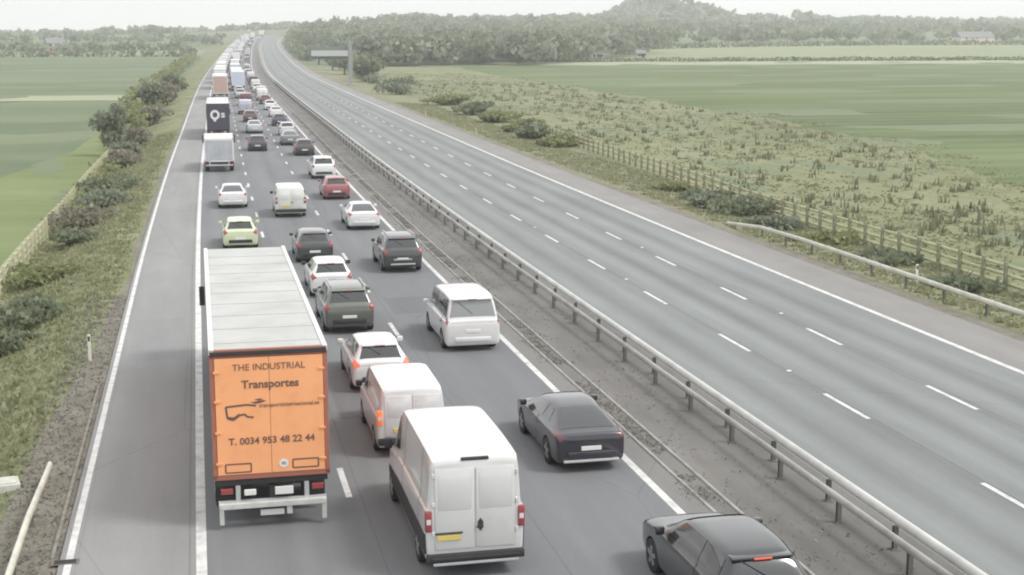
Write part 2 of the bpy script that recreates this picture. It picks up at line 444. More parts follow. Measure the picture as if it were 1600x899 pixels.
PAINTSKYG = mat('glass with painted sky reflection', (.24, .26, .26), .15, coat=1.0)  # sky reflection painted into the base colour, hence the paler grey
PALEF = land('pale far field', [(.20, .235, .14), (.25, .28, .17)], scales=(.008, .05, .3), weights=(.5, .3, .1), bump=.2)
def wob(a, amp, sc): return lambda s: a + amp * (math.sin(s * sc) + .6 * math.sin(s * sc * 2.7 + 1) + .35 * math.sin(s * sc * 6.1 + 2))
dirt_r = wob(-4.6, .22, .5)
strip('verge_dirt', -3.08, lambda s: -3.08 - max(.25, (1.9 - max(0, s - 24) * .045)) + .12 * math.sin(s * .9), -60, 900, .045, DIRT, 3, 'land')
strip('left_verge', lambda s: -3.08 - max(.25, (1.9 - max(0, s - 24) * .045)) + .12 * math.sin(s * .9) + .02, -9.2, -60, 900, .035, V_LEFT, 8, 'land')
strip('field_margin', -9.2, -10.2, -60, 150, .03, PALE, 1, 'land')
strip('field', lambda s: -9.2 if s > 150 else -10.2, lambda s: -13.5 - max(0, 150 - s) * .12, -60, 190, .035, YELG, 4, 'land')
strip('field', lambda s: -13.5 - max(0, 150 - s) * .12 if s < 190 else -12, lambda s: -420, -60, 270, .03, CROPB, 30, 'land')
strip('field_margin', -11, -400, 270, 296, .05, PALE, 30, 'land')
strip('field', -11, -420, 296, 660, .04, CROPB, 30, 'land')
strip('field', -14, -420, 690, 790, .10, PALEF, 20, 'land')
strip('verge_dirt', 28.47, wob(29.3, .18, .23), -60, 700, .05, DIRT, 2, 'land')
strip('right_verge', wob(29.25, .18, .23), 35.4, -60, 480, .045, V_RIGHT, 6, 'land')
bx = lambda s: float(np.interp(s, [-60, 20, 40, 60, 92, 125, 166, 245, 480], [36, 36, 42, 50, 60, 68, 74, 77, 80])) + .8 * math.sin(s * .11) + .5 * math.sin(s * .31)
strip('rough_pasture', 35.4, bx, -60, 480, .04, ROUGH, 16, 'land')
strip('crop_field', bx, 520, -60, 530, .035, CROP, 60, 'land')
strip('far_field', 140, 760, 548, 800, .12, PALEF, 40, 'land')
strip('field_margin', 70, 560, 490, 535, .10, PALE, 40, 'land')

# ------------------------------------------------------------------ vegetation
def rand_quads(centers, size, tintv, flat=.0, stretch=(1, 1.)):
    """leaf-clump quads of random orientation at centers"""
    n = len(centers); u = rng.normal(size=(n, 3)); u /= np.linalg.norm(u, axis=1)[:, None]
    w = rng.normal(size=(n, 3)); v = np.cross(u, w); v /= np.linalg.norm(v, axis=1)[:, None]
    sz = size * rng.uniform(.6, 1.4, (n, 1))
    a = u * sz * stretch[0]; b = v * sz * stretch[1]
    j = rng.uniform(.6, 1.25, (4, n, 1))
    V = np.stack([centers - a * j[0], centers - b * j[1], centers + a * j[2], centers + b * j[3]], 1).reshape(-1, 3)
    F = np.arange(4 * n).reshape(n, 4)
    return V, F, np.asarray(tintv)

def crown_pts(n, lobes):
    """points in the outer shell of several lobes"""
    k = rng.integers(0, len(lobes), n); L = np.array(lobes, float)[k]
    d = rng.normal(size=(n, 3)); d /= np.linalg.norm(d, axis=1)[:, None]
    r = rng.uniform(.45, 1.08, (n, 1)) ** .6
    p = L[:, :3] + d * r * L[:, 3:6]
    t = .5 + (k % 5 - 2) * .09 + rng.normal(0, .16, n)
    return p, np.clip(t, 0, 1)

def make_lobes(w, h, base, n, flatbottom=.2):
    out = []
    for i in range(n):
        a = rng.uniform(0, 2 * math.pi); rr = rng.uniform(0, .5) * w
        zz = base + (h - base) * rng.uniform(.25, .8)
        q = 1 - .5 * abs((zz - base) / (h - base) - .45)
        out.append((rr * math.cos(a), rr * math.sin(a), zz, w * rng.uniform(.28, .46) * q, w * rng.uniform(.28, .46) * q, (h - base) * rng.uniform(.2, .32)))
    out.append((0, 0, base + (h - base) * .55, w * .42, w * .42, (h - base) * .45))
    return out

def trunk_mb(h, r, w, base):
    m = MB()
    m.cyl((0, 0, h * .3), r, h * .6, 'Z', 8, r * .5)
    for i in range(4):
        a = i * 1.6 + .4; L_ = w * .32
        M_ = Matrix.Translation((0, 0, h * (.3 + .05 * i))) @ Matrix.Rotation(a, 4, 'Z') @ Matrix.Rotation(R(42), 4, 'Y')
        q = bmesh.ops.create_cone(m.bm, cap_ends=True, segments=6, radius1=r * .45, radius2=r * .12, depth=L_, matrix=M_ @ Matrix.Translation((0, 0, L_ / 2)))
    return m
BARK = mat('bark', (.11, .095, .08), .9, var=.3, vscale=4)
LEAFS = {
    'green': leafmat('leaves green', (.13, .155, .095), (.32, .355, .235), (.21, .24, .155)),
    'grey': leafmat('leaves grey green', (.16, .18, .13), (.37, .40, .31), (.25, .28, .205)),
    'olive': leafmat('leaves olive', (.15, .165, .08), (.38, .40, .21), (.25, .275, .135)),
    'brown': leafmat('leaves brown hawthorn', (.17, .16, .12), (.38, .36, .28), (.27, .255, .20)),
}
def build_tree(name, w, h, kind, leaf=.35, n=900, base=.2, nl=7, trunk=True, s=0, X=0, label=None, cat='tree', group=None, rz=0):
    t = empty(name, gp(s, X, -.05), rz, label, cat, group)
    lobes = make_lobes(w, h, h * base, nl)
    p, tv = crown_pts(n, lobes)
    p[:, 2] = np.maximum(p[:, 2], .05 + rng.uniform(0, .2, n))
    V, F, tv = rand_quads(p, leaf, tv)
    raw('foliage' if 'tree' not in name else 'crown', V, F, LEAFS[kind], t, tint=tv)
    if trunk: trunk_mb(h, max(.05, w * .035), w, base).obj('trunk' if 'tree' in name else 'stem', BARK, t)
    return t
def dup(root, loc, rz, sc=1, label=None, group=None):
    r = root.copy(); COL.objects.link(r); r.location = loc; r.rotation_euler = (0, 0, rz); r.scale = (sc, sc, sc * random.uniform(.88, 1.12))
    if label: r['label'] = label
    if group: r['group'] = group
    for ch in list(root.children):
        c = ch.copy(); COL.objects.link(c); c.parent = r
        for g in list(ch.children):
            d = g.copy(); COL.objects.link(d); d.parent = c
    return r

def forest(name, pts, kinds, w=(7, 11), h=(8, 13), n=70, leaf=1.0):
    """one mass of far trees: stuff"""
    Vs = []; Fs = []; Ts = []; k = 0
    protos = []
    for i in range(10):
        p, tv = crown_pts(n, make_lobes(1., 1., .12, 5)); protos.append((p, tv))
    for (s, X) in pts:
        p, tv = protos[rng.integers(10)]
        W = rng.uniform(*w); H = rng.uniform(*h)
        a = rng.uniform(0, 6.28); c, s_ = math.cos(a), math.sin(a)
        q = np.stack([(p[:, 0] * c - p[:, 1] * s_) * W, (p[:, 0] * s_ + p[:, 1] * c) * W, p[:, 2] * H], 1) + np.array(gp(s, X))
        V, F, tv2 = rand_quads(q, leaf, np.clip(tv + rng.normal(0, .2), 0, 1))
        Vs.append(V); Fs.append(F + k); Ts.append(tv2); k += len(V)
    o = raw(name, np.concatenate(Vs), np.concatenate(Fs), LEAFS[kinds], tint=np.concatenate(Ts))
    return o

def scatter(n, s0, s1, Xf0, Xf1, power=1.0):
    out = []
    for _ in range(n):
        s = s0 + (s1 - s0) * rng.random() ** power
        a = Xf0(s) if callable(Xf0) else Xf0; b = Xf1(s) if callable(Xf1) else Xf1
        out.append((s, rng.uniform(a, b)))
    return out
# woods on the right, behind the fields (front wood, then the hills)
wl = lambda s: 48 + max(0, s - 900) * .06
front = scatter(420, 492, 700, lambda s: 50, lambda s: 112 + (s - 490) * .55)
tag(forest('woodland', front, 'grey', (8, 13), (9, 13), 110, 1.0), 'dense grey green wood beyond the rough pasture right of the road', 'woodland', kind='stuff')
mid = scatter(800, 700, 1250, lambda s: 36 if s > 760 else 50, lambda s: 230 + (s - 700) * .25)
mid = [p for p in mid if p[1] < 110 or math.sin(p[0] * .02 + p[1] * .014) > -.65]
tag(forest('woodland', mid, 'green', (9, 15), (8, 12), 60, 1.5), 'wood rising behind the front belt of trees towards the skyline', 'woodland', kind='stuff')
bk = scatter(1400, 1250, 1800, lambda s: 95 if s < 1600 else 200, 1250)
bk = [p for p in bk if math.sin(p[0] * .012 + p[1] * .01) + math.sin(p[1] * .023) > -.75 or 400 < p[1] < 500]
tag(forest('woodland', bk, 'grey', (12, 20), (9, 13), 44, 2.4), 'faded wood covering the far hills on the skyline', 'woodland', kind='stuff')
rt = scatter(420, 835, 1250, 200, 900)
rt = [p for p in rt if math.sin(p[0] * .013 + p[1] * .006) > -.25]
tag(forest('woodland', rt, 'green', (10, 16), (6, 10), 50, 1.8), 'scattered copses on the slope above the pale far field at right', 'woodland', kind='stuff')
lt = [p for p in scatter(420, 700, 1150, -420, -14) if math.sin(p[0] * .021 + p[1] * .012) > .1]
tag(forest('woodland', lt, 'grey', (7, 12), (3.5, 6.5), 55, 1.2), 'tree belts beyond the left fields along the left skyline', 'woodland', kind='stuff')
lt2 = scatter(300, 1400, 2300, -650, lambda s: off(s) * -0 - 12)
tag(forest('woodland', lt2, 'grey', (16, 26), (5, 8), 40, 3.0), 'hazy line of trees on the far left horizon', 'woodland', kind='stuff')

def hedge(name, path, w, h, kind, dens, leaf, label, ):
    """hedge along a path of (s, X)"""
    pts = []; 
    for (a, b) in zip(path, path[1:]):
        L_ = math.hypot(b[0] - a[0], b[1] - a[1]); m = int(L_ * dens)
        t = rng.random(m); s = a[0] + (b[0] - a[0]) * t; X = a[1] + (b[1] - a[1]) * t
        hh = h * (.85 + .12 * np.sin((s + X) * .23) + .08 * np.sin((s - X) * 1.1))
        q = np.stack([X + rng.normal(0, w * .3, m) + np.interp(s, S_NODES, _of), s + rng.normal(0, w * .3, m), terr(s, X) + rng.random(m) ** .8 * hh], 1)
        pts.append(q)
    q = np.concatenate(pts)
    V, F, tv = rand_quads(q, leaf, np.clip(.45 + rng.normal(0, .2, len(q)), 0, 1))
    return tag(raw(name, V, F, LEAFS[kind], tint=tv), label, 'hedge')
hedge('hedge', [(541, 112), (541, 560)], 2.6, 1.7, 'green', 13, .45, 'long dark hedge line along the far side of the green crop field')
hedge('hedge', [(700, 150), (760, 260), (800, 400), (812, 760)], 4, 3.4, 'green', 7, .8, 'taller hedge behind the pale field strip, beyond the long dark hedge')
hedge('hedge', [(672, -20), (675, -330)], 4, 3.2, 'green', 6, .9, 'dark hedge closing the far end of the left fields')
hedge('hedge', [(800, -30), (830, -420)], 5, 4, 'green', 5, 1.2, 'second hedge further back across the left fields')
hedge('hedge', [(205, -10.8), (300, -12.5), (420, -13), (640, -15)], 3.2, 3.0, 'olive', 14, .45, 'mixed green hedge running along the left edge of the motorway into the distance')
hedge('hedge', [(150, -9.2), (205, -9.4), (300, -9.8)], 2.6, 2.3, 'olive', 26, .26, 'scruffy olive hedge running between the trees of the left verge past the rail fence end')
hedge('hedge', [(88, -7.6), (150, -8.0)], 1.8, 1.1, 'olive', 34, .14, 'low scruffy bramble hedge along the far half of the left rail fence')
hedge('hedge', [(330, 38), (400, 40), (490, 44)], 3, 2.4, 'grey', 12, .5, 'low grey hedge between the sign gantry and the wood')
hedge('hedge', [(560, 33), (700, 33), (960, 34)], 5, 5.5, 'green', 7, 1.0, 'tall roadside hedge on the right where the motorway bends')

# individual trees and shrubs by the left verge
LB = 'shrubs on the left verge'
build_tree('tree', 2.7, 5.0, 'grey', .2, 1300, .22, 9, s=143, X=-8.9, label='narrow grey-green tree where the left rail fence ends, nearest tree on the left verge', group='trees along the left verge')
build_tree('tree', 3.4, 5.4, 'grey', .27, 1500, .25, 9, s=212, X=-8.8, label='broad grey-green tree on the left verge with a darker trunk, level with the dark lorry', group='trees along the left verge')
build_tree('tree', 4.0, 4.0, 'brown', .27, 1300, .12, 8, s=244, X=-7.2, label='brownish tree on the left verge just behind the broad one', group='trees along the left verge')
build_tree('tree', 4.5, 4.2, 'green', .3, 900, .15, 7, s=305, X=-8.6, label='small dark tree at the verge edge, farthest on the left verge before the hedge', group='trees along the left verge')
sh = [ # s, X, w, h, kind, label
    (163, -8.8, 2.4, 3.4, 'olive', 'upright olive shrub between the narrow tree and the broad tree'),
    (150, -7.4, 2.8, 2.6, 'brown', 'brown hawthorn shrub just past the end of the left rail fence'),
    (137, -7.4, 2.2, 1.8, 'grey', 'grey shrub beside the far end of the left rail fence'),
    (128, -7.0, 2.4, 1.6, 'brown', 'low brown shrub on the left verge opposite the white box lorry'),
    (190, -7.6, 4.0, 2.8, 'brown', 'wide brown shrub just in front of the broad tree on the left verge'),
    (104, -7.3, 3.6, 1.7, 'green', 'dark green bramble clump beside the far half of the left fence'),
    (96, -6.6, 3.0, 1.3, 'grey', 'grey bramble clump on the left verge near the dark green one'),
    (88, -7.6, 3.4, 1.6, 'brown', 'spreading brown bramble clump touching the left fence'),
    (80, -6.9, 2.6, 1.0, 'green', 'low green bush midway along the left fence'),
    (68, -7.2, 2.6, .9, 'olive', 'low olive bush behind the white marker post on the left'),
    (57, -6.6, 2.8, 1.1, 'green', 'dark green bush on the left verge level with the white marker post'),
    (53, -7.4, 2.0, .8, 'green', 'small dark bush near the left picture edge below the fence'),
]
for s, X, w, h, k, lb in sh:
    build_tree('shrub', w, h, k, .13 if s < 110 else .18, 900, .02, 8, s=s, X=X, label=lb, cat='shrub', group=LB)
rs = [
    (80.5, 33.0, 3.2, 1.3, 'green', 'large dark green bush in front of the right fence where the guardrail starts'),
    (84, 32.0, 2.6, 1.0, 'grey', 'grey-green bush next to the large bush by the guardrail end'),
    (88, 33.0, 3.0, 1.0, 'green', 'rounded green bush against the right fence, beyond the guardrail end'),
    (95, 33.2, 2.8, .8, 'olive', 'olive bush close to the right fence, third beyond the guardrail end'),
    (74, 32.4, 2.8, .8, 'grey', 'low grey bush behind the start of the right guardrail'),
    (68, 32.8, 2.8, .6, 'olive', 'low olive bush between the right guardrail and fence'),
    (62, 32.8, 3.2, .6, 'green', 'dark low bush below the right fence near the white marker post'),
    (54, 32.4, 3.0, .6, 'green', 'low bush behind the right guardrail near the right picture edge'),
    (148, 35.0, 4.0, 1.8, 'green', 'dark rounded bush on the right verge past the far end of the rail fence'),
    (158, 36.2, 4.4, 1.5, 'olive', 'wide olive bush on the right verge behind the dark rounded one'),
    (138, 35.6, 4.6, 1.3, 'olive', 'low spreading bush by the far end of the right rail fence'),
    (178, 36.5, 4.4, 1.7, 'olive', 'olive bush on the right verge, midway to the sign gantry'),
    (196, 37.0, 5.0, 1.8, 'green', 'green bush on the right verge, second before the sign gantry'),
    (225, 38.5, 5.6, 1.8, 'olive', 'broad olive bush on the right verge, nearest before the sign gantry'),
    (268, 35.5, 6.0, 2.4, 'grey', 'grey bush near the foot of the sign gantry'),
    (292, 37.5, 6.0, 2.6, 'green', 'dark bush just in front of the sign gantry post'),
]
for s, X, w, h, k, lb in rs:
    build_tree('shrub', w, h, k, .14 if s < 110 else .25, 900, .02, 8, s=s, X=X, label=lb, cat='shrub', group='bushes along the right verge')
# a few trees round the gantry and the bend
tr = [(345, 36.5, 7, 6.2, 'green', 'dark tree directly behind the sign gantry post'), (372, 39, 8, 7.0, 'green', 'broad tree under the gantry sign board, right of the road'),
      (410, 36.5, 8, 6.4, 'grey', 'grey tree left of the gantry sign board, beside the far verge'), (455, 36, 8, 7, 'green', 'tree where the right verge meets the wood'),
      (520, 35, 9, 8, 'grey', 'tall grey tree on the outside of the bend'), (640, 36.5, 11, 9, 'green', 'dark round tree beside the motorway at the far bend')]
for s, X, w, h, k, lb in tr:
    build_tree('tree', w, h, k, .45, 800, .12, 8, s=s, X=X, label=lb, group='trees by the gantry')

# grass tufts and weeds
def tufts(name, pts, hgt, wid, leafm, label, cat, on=gp, blades=5, spread=.15, lean=.5):
    n = len(pts)
    base = np.array([tuple(on(s, X)) for s, X in pts])
    base = np.repeat(base, blades, 0); m = len(base)
    base[:, :2] += rng.normal(0, spread, (m, 2))
    a = rng.uniform(0, 2 * math.pi, m); H = hgt * rng.uniform(.5, 1.3, m); W = wid * rng.uniform(.6, 1.3, m)
    dx, dy = np.cos(a), np.sin(a); ln = rng.normal(0, lean, (m, 2)) * H[:, None]
    A = base + np.stack([-dx * W, -dy * W, np.full(m, -.02)], 1)
    B = base + np.stack([dx * W, dy * W, np.full(m, -.02)], 1)
    C = base + np.stack([dx * W * .35 + ln[:, 0], dy * W * .35 + ln[:, 1], H], 1)
    D = base + np.stack([-dx * W * .35 + ln[:, 0], -dy * W * .35 + ln[:, 1], H * rng.uniform(.75, 1, m)], 1)
    V = np.stack([A, B, C, D], 1).reshape(-1, 3); F = np.arange(4 * m).reshape(m, 4)
    tv = np.clip(np.repeat(rng.normal(.5, .18, n), blades) + rng.normal(0, .12, m), 0, 1)
    return tag(raw(name, V, F, leafm, tint=tv), label, cat, kind='stuff')
GRASSL = leafmat('grass blades', (.18, .19, .105), (.40, .40, .26), (.285, .295, .175))
WEEDL = leafmat('weed stems', (.17, .185, .10), (.32, .325, .205), (.245, .255, .15))
DRY = leafmat('dead litter', (.15, .14, .125), (.38, .37, .34), (.27, .26, .235))
tufts('grass', scatter(6500, 20, 160, lambda s: -9.1, lambda s: -3.6 - max(0, (1.6 - (s - 24) * .04)), 1.4), .16, .07, GRASSL, 'tussocky grass on the left verge', 'grass')
tufts('grass', scatter(7000, 36, 230, 29.6, 35.3, 1.3), .16, .09, GRASSL, 'tussocky grass on the right verge between shoulder and fence', 'grass')
tufts('weeds', [p for p in scatter(7500, 50, 420, 36.5, lambda s: bx(s) + 3, 1.2) if rng.random() < min(1, (bx(p[0]) + 4 - p[1]) / 14) * (.35 + .65 * (math.sin(p[0] * .09 + p[1] * .16) + math.sin(p[1] * .31 - p[0] * .05) > -.3))], .15, .15, WEEDL, 'tall pale and green weeds across the rough pasture', 'weeds', blades=5, spread=.35, lean=.7)
DOCK = leafmat('dark dock stems', (.15, .155, .095), (.24, .24, .155))
tufts('weeds', [p for p in scatter(520, 50, 330, 38, lambda s: bx(s) - 2, 1.1)], .5, .09, DOCK, 'dark upright dock stalks among the pasture weeds', 'weeds', blades=9, spread=.22, lean=.12)
tufts('grass', scatter(900, 45, 190, lambda s: bx(s) - 5, lambda s: bx(s) + 4), .09, .18, GRASSL, 'ragged grass edge between pasture and crop field', 'grass', spread=.4)
# litter and dead plants along the median drain
deb = [(s, 11.5 + rng.normal(0, .16) + .10 * math.sin(s * .8)) for s in rng.uniform(20, 200, 5200) if math.sin(s * 1.3) + math.sin(s * .57) > -.7]
tufts('debris', deb, .045, .035, DRY, 'windblown grit and dead plants gathered along the median drain', 'debris', on=rp, blades=4, spread=.08, lean=1.2)
deb2 = [(s, rng.uniform(11.9, 13.9)) for s in rng.uniform(20, 160, 900)]
tufts('debris', deb2, .04, .035, DRY, 'scattered grit on the median under the crash barrier', 'debris', on=rp, blades=3, spread=.12, lean=1.2)
deb3 = [(s, rng.uniform(-4.6, -3.1)) for s in rng.uniform(20, 60, 1500)]
tufts('debris', deb3, .05, .04, DRY, 'stones and grit on the dirt strip beside the hard shoulder', 'debris', on=lambda s, X: gp(s, X, .05), blades=3, spread=.1, lean=1.2)

# ------------------------------------------------------------------ concrete channel in the median, left edging
CONC = mat('concrete', (.30, .29, .27), .85, var=.3, vscale=1.1, bump=.3, bscale=15)
def solid_strip(name, X0, X1, s0, s1, z0, z1, m, label=None, cat=None, kind=None, base=rp, parent=None):
    ss = snodes(s0, s1); V = []; F = []
    for s in ss:
        for X, z in ((X0, z0), (X1, z0), (X1, z1), (X0, z1)): V.append(tuple(base(s, X, z)))
    for i in range(len(ss) - 1):
        for j in range(4): F.append((i * 4 + j, i * 4 + (j + 1) % 4, i * 4 + 4 + (j + 1) % 4, i * 4 + 4 + j))
    F.append((3, 2, 1, 0)); k = (len(ss) - 1) * 4; F.append((k, k + 1, k + 2, k + 3))
    o = raw(name, V, F, m, parent)
    if label: tag(o, label, cat)
    if kind: o['kind'] = kind
    return o
solid_strip('drain_channel', 11.22, 11.30, -40, 600, -.05, .03, CONC, kind='structure')
solid_strip('drain_channel', 11.78, 11.86, -40, 600, -.05, .035, CONC, kind='structure')
solid_strip('edging_kerb', -3.27, -3.19, 29, 44, -.3, -.005, mat('dirty concrete', (.22, .205, .18), .9, var=.4, vscale=3), kind='structure')
m = MB(); m.box(-.42, .42, -.35, .35, -.1, .22, .02); m.box(-.34, .34, -.27, .27, .22, .25, .01)
o = m.obj('drain_cover', mat('pale concrete', (.5, .5, .46), .8, var=.2), None); o.location = gp(34.3, -4.9); o.rotation_euler = (0, 0, .2)
tag(o, 'pale concrete inspection cover in the grass by the left guardrail end', 'drain cover')
g = empty('drain_grate', rp(28.6, -2.95, .002), 0, 'small dark drain grate across the edge line of the hard shoulder', 'drain grate')
m = MB(); m.box(-.26, .3, -.14, .14, 0, .012, .003); m.obj('frame', STEELD, g)
m = MB()
for i in range(5): m.box(-.2, .24, -.105 + i * .046, -.085 + i * .046, .013, .022)
m.obj('bars', mat('cast iron', (.05, .05, .05), .7), g)

# ------------------------------------------------------------------ crash barriers
W_SEC = [(-.16), 0]
def beam_mesh(name, X, s0, s1, zc, side, m, parent, zoff=None, dep=.085, hh=.12):
    """corrugated W beam: profile (x, z) swept along the road"""
    prof = [(-.35 * dep, -hh), (.35 * dep, -hh), (dep, -hh * .5), (dep, hh * .35), (.45 * dep, hh), (-.45 * dep, hh), (-dep, hh * .35), (-dep, -hh * .5)]
    ss = snodes(s0, s1); V = []; F = []; n = len(prof)
    for s in ss:
        zo = zc if zoff is None else zoff(s)
        for px, pz in prof: V.append(tuple(rp(s, X + side * px, zo + pz)))
    for i in range(len(ss) - 1):
        for j in range(n): F.append((i * n + j, i * n + (j + 1) % n, (i + 1) * n + (j + 1) % n, (i + 1) * n + j))
    return raw(name, V, F, m, parent, smooth_=False)
def post_mesh(w, d, h0, h1, m):
    b = MB(); b.box(-w / 2, w / 2, -d / 2, -d / 2 + .012, h0, h1); b.box(-w / 2, w / 2, d / 2 - .012, d / 2, h0, h1); b.box(-.006, .006, -d / 2 + .012, d / 2 - .012, h0, h1)
    b.box(-w * .9, w * .9, -d * .9, d * .9, h0 - .02, h0 + .025)
    return b.mesh('post', m)
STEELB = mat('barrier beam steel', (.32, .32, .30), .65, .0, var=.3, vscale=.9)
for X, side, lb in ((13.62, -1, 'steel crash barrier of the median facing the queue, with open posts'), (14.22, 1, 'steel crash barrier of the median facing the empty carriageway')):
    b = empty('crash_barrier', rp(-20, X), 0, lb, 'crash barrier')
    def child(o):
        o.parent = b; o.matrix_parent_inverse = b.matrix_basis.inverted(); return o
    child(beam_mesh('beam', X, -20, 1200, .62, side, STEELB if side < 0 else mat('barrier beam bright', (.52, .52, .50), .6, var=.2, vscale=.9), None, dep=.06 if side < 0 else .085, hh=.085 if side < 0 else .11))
    pm = post_mesh(.10, .10, .0, .52, STEELD)
    k = 0
    for s in np.arange(17.6 + (1.4 if side > 0 else 0), 17.6 + 3.2 * 96, 3.2):
        p = bpy.data.objects.new('post', pm); link(p); p.location = rp(s, X - side * .09); child(p)
STEELG = mat('guardrail weathered pale', (.56, .55, .48), .7, .0, var=.2, vscale=1.5)
# verge guardrails
def guardrail(X, s0, s1, lb, side, endz):
    b = empty('guardrail', gp((s0 + s1) / 2, X), 0, lb, 'guardrail')
    def child(o): o.parent = b; o.matrix_parent_inverse = b.matrix_basis.inverted(); return o
    child(beam_mesh('rail', X, s0, s1, .55, side, STEELG, None, zoff=endz, dep=.06, hh=.10))
    pm = post_mesh(.09, .09, -.5, .5, STEELD)
    for s in np.arange(s0 + 2, s1 - 3, 3.2):
        p = bpy.data.objects.new('post', pm); link(p); p.location = rp(s, X - side * .09); child(p)
guardrail(-3.78, 10, 34.6, 'pale steel guardrail on the left verge ending beside the concrete cover', 1, lambda s: .55 - .25 * float(smooth((s - 32) / 2.4)))
guardrail(29.75, 20, 75, 'pale steel guardrail on the right verge that ramps down at its far end', -1, lambda s: .56 - .5 * float(smooth((s - 68) / 7)))

# ------------------------------------------------------------------ timber fences
WOODP = mat('weathered timber post', (.25, .24, .165), .9, var=.3, vscale=3)
WOODR = mat('pale timber rail', (.50, .49, .31), .85, var=.22, vscale=2)
WOODL = mat('pale bleached timber', (.47, .46, .31), .85, var=.2, vscale=2)
def fence(name, X, s0, s1, pitch, ph, rails, rm, lb, pmt=None, nmax=90, lx=lambda s: 0, rs=-1):
    b = empty(name, gp(s0, X), 0, lb, 'fence')
    def child(o): o.parent = b; o.matrix_parent_inverse = b.matrix_basis.inverted(); return o
    pb = MB(); pb.box(-.07, .07, -.075, .075, -.3, ph, .012)
    pm = pb.mesh('post', pmt or WOODP)
    ss = np.arange(s0, s1, pitch)[:nmax]
    for s in ss:
        p = bpy.data.objects.new('post', pm); link(p); p.location = gp(s, X + lx(s)); p.rotation_euler = (R(random.uniform(-2, 2)), R(random.uniform(-2, 2)), heading(s)); child(p)
    for z in rails:
        V = []; F = []
        for s in ss:
            for dx, dz in ((-.115, -.07), (-.075, -.07), (-.075, .07), (-.115, .07)): V.append(tuple(gp(s, X + lx(s) - rs * dx, z + dz)))
        for i in range(len(ss) - 1):
            for j in range(4): F.append((i * 4 + j, i * 4 + (j + 1) % 4, i * 4 + 4 + (j + 1) % 4, i * 4 + 4 + j))
        child(raw('rail', V, F, rm))
    return b
fence('rail_fence', 34.5, 40.2, 150, 1.93, 1.3, (.3, .7, 1.1), WOODR, 'long post and rail timber fence between the right verge and the pasture', lx=lambda s: float(smooth((s - 60) / 80)) * 2.2, nmax=60, rs=1)
fence('rail_fence', -9.0, 44, 148, 1.8, 1.25, (.28, .62, .98), WOODL, 'bleached post and rail fence between the left verge and the green field', pmt=WOODL, nmax=58)

# marker posts
def marker(s, X, h, lb, col, base=gp):
    t = empty('marker_post', base(s, X), 0, lb, 'marker post', 'marker posts')
    m = MB(); m.box(-.05, .05, -.03, .03, -.1, h, .015); m.obj('post', col, t)
    m = MB(); m.box(-.035, .035, -.036, -.0305, h - .22, h - .06); m.obj('reflector', DARKP, t)
WP = mat('white plastic post', (.7, .7, .66), .5, var=.08); YP = mat('yellowish post', (.55, .54, .33), .6, var=.1)
marker(47.6, -3.75, .95, 'thin white marker post in the grass of the left verge', WP)
marker(55.2, 31.0, .9, 'white marker post just behind the right guardrail', mat('bright white post', (.8, .8, .8), .4))
marker(152, 29.3, .95, 'pale yellow marker post beside the right shoulder, nearer of two', YP)
marker(191, 29.3, 1.05, 'pale yellow marker post beside the right shoulder, farther of two', YP)

# road studs on the opposite carriageway
sm = MB(); sm.box(-.07, .07, -.06, .06, 0, .03, .01); sme = sm.mesh('road_stud', mat('stud white', (.75, .75, .72), .4))
for s, X in ((40.7, 18.5), (58.4, 18.5), (76.0, 18.5), (49.6, 22.1), (67.3, 22.1)):
    o = bpy.data.objects.new('road_stud', sme); link(o); o.location = rp(s, X, .003); 
    tag(o, 'small white road stud in a gap of the lane line of the empty carriageway', 'road stud', 'road studs on the empty carriageway')

# ------------------------------------------------------------------ sign gantry
def gantry():
    t = empty('sign_gantry', gp(316, 30.4), heading(316), 'cantilever sign gantry on one tall post, seen from behind, reaching over the empty carriageway', 'gantry')
    G = mat('gantry grey steel', (.28, .30, .29), .5, .2, var=.06)
    m = MB(); m.box(-.42, .42, -.4, .4, 0, 9.8, .06); m.obj('post', G, t)
    m = MB(); m.box(-.9, .9, -.9, .9, -.3, .35, .05); m.obj('footing', CONC, t)
    m = MB(); m.box(-8.8, -.42, -.3, .3, 6.5, 7.3, .05)
    m.obj('arm', G, t)
    m = MB()
    for i in range(8): m.box(-8.6 + i * 1.05, -8.45 + i * 1.05, .3, .36, 6.2, 8.0)
    m.obj('brackets', STEELD, t)
    m = MB(); m.box(-8.7, -.6, .36, .60, 5.9, 8.6, .03); m.obj('sign_board', mat('sign board back', (.20, .22, .21), .6, .2, var=.06), t)
    m = MB(); m.box(-8.7, -.55, -.62, -.32, 6.48, 7.75, .03); m.obj('walkway', mat('walkway pale', (.45, .48, .46), .6, var=.05), t)
gantry()

# ------------------------------------------------------------------ far farm buildings
def farmhouse(s, X, w, d, h, rz, wallc, roofc, lb):
    t = empty('farmhouse', gp(s, X, -.2), rz, lb, 'house', 'far farm buildings')
    m = MB(); m.box(-w / 2, w / 2, -d / 2, d / 2, 0, h); m.obj('wall', wallc, t)
    m = MB(); m.prism([(-d / 2 - .4, h), (d / 2 + .4, h), (0, h + d * .42)], -w / 2 - .3, w / 2 + .3)
    for v in m.bm.verts: v.co = Vector((v.co.y, v.co.x, v.co.z))
    r = m.obj('roof', roofc, t)
    m = MB(); m.box(w * .3, w * .3 + .8, -.4, .4, h + d * .2, h + d * .55); m.obj('chimney', roofc, r)
    for i in range(3):
        for z in ((1.0, 3.4) if h > 4.5 else (1.0,)):
            m = MB(); m.box(-w * .35 + i * w * .3, -w * .35 + i * w * .3 + 1.1, -d / 2 - .06, -d / 2 - .004, z, z + 1.2); m.obj('window', GLASS, t)
    m = MB(); m.box(w * .12, w * .12 + 1, -d / 2 - .06, -d / 2 - .004, 0, 2.1); m.obj('door', DARKP, t)
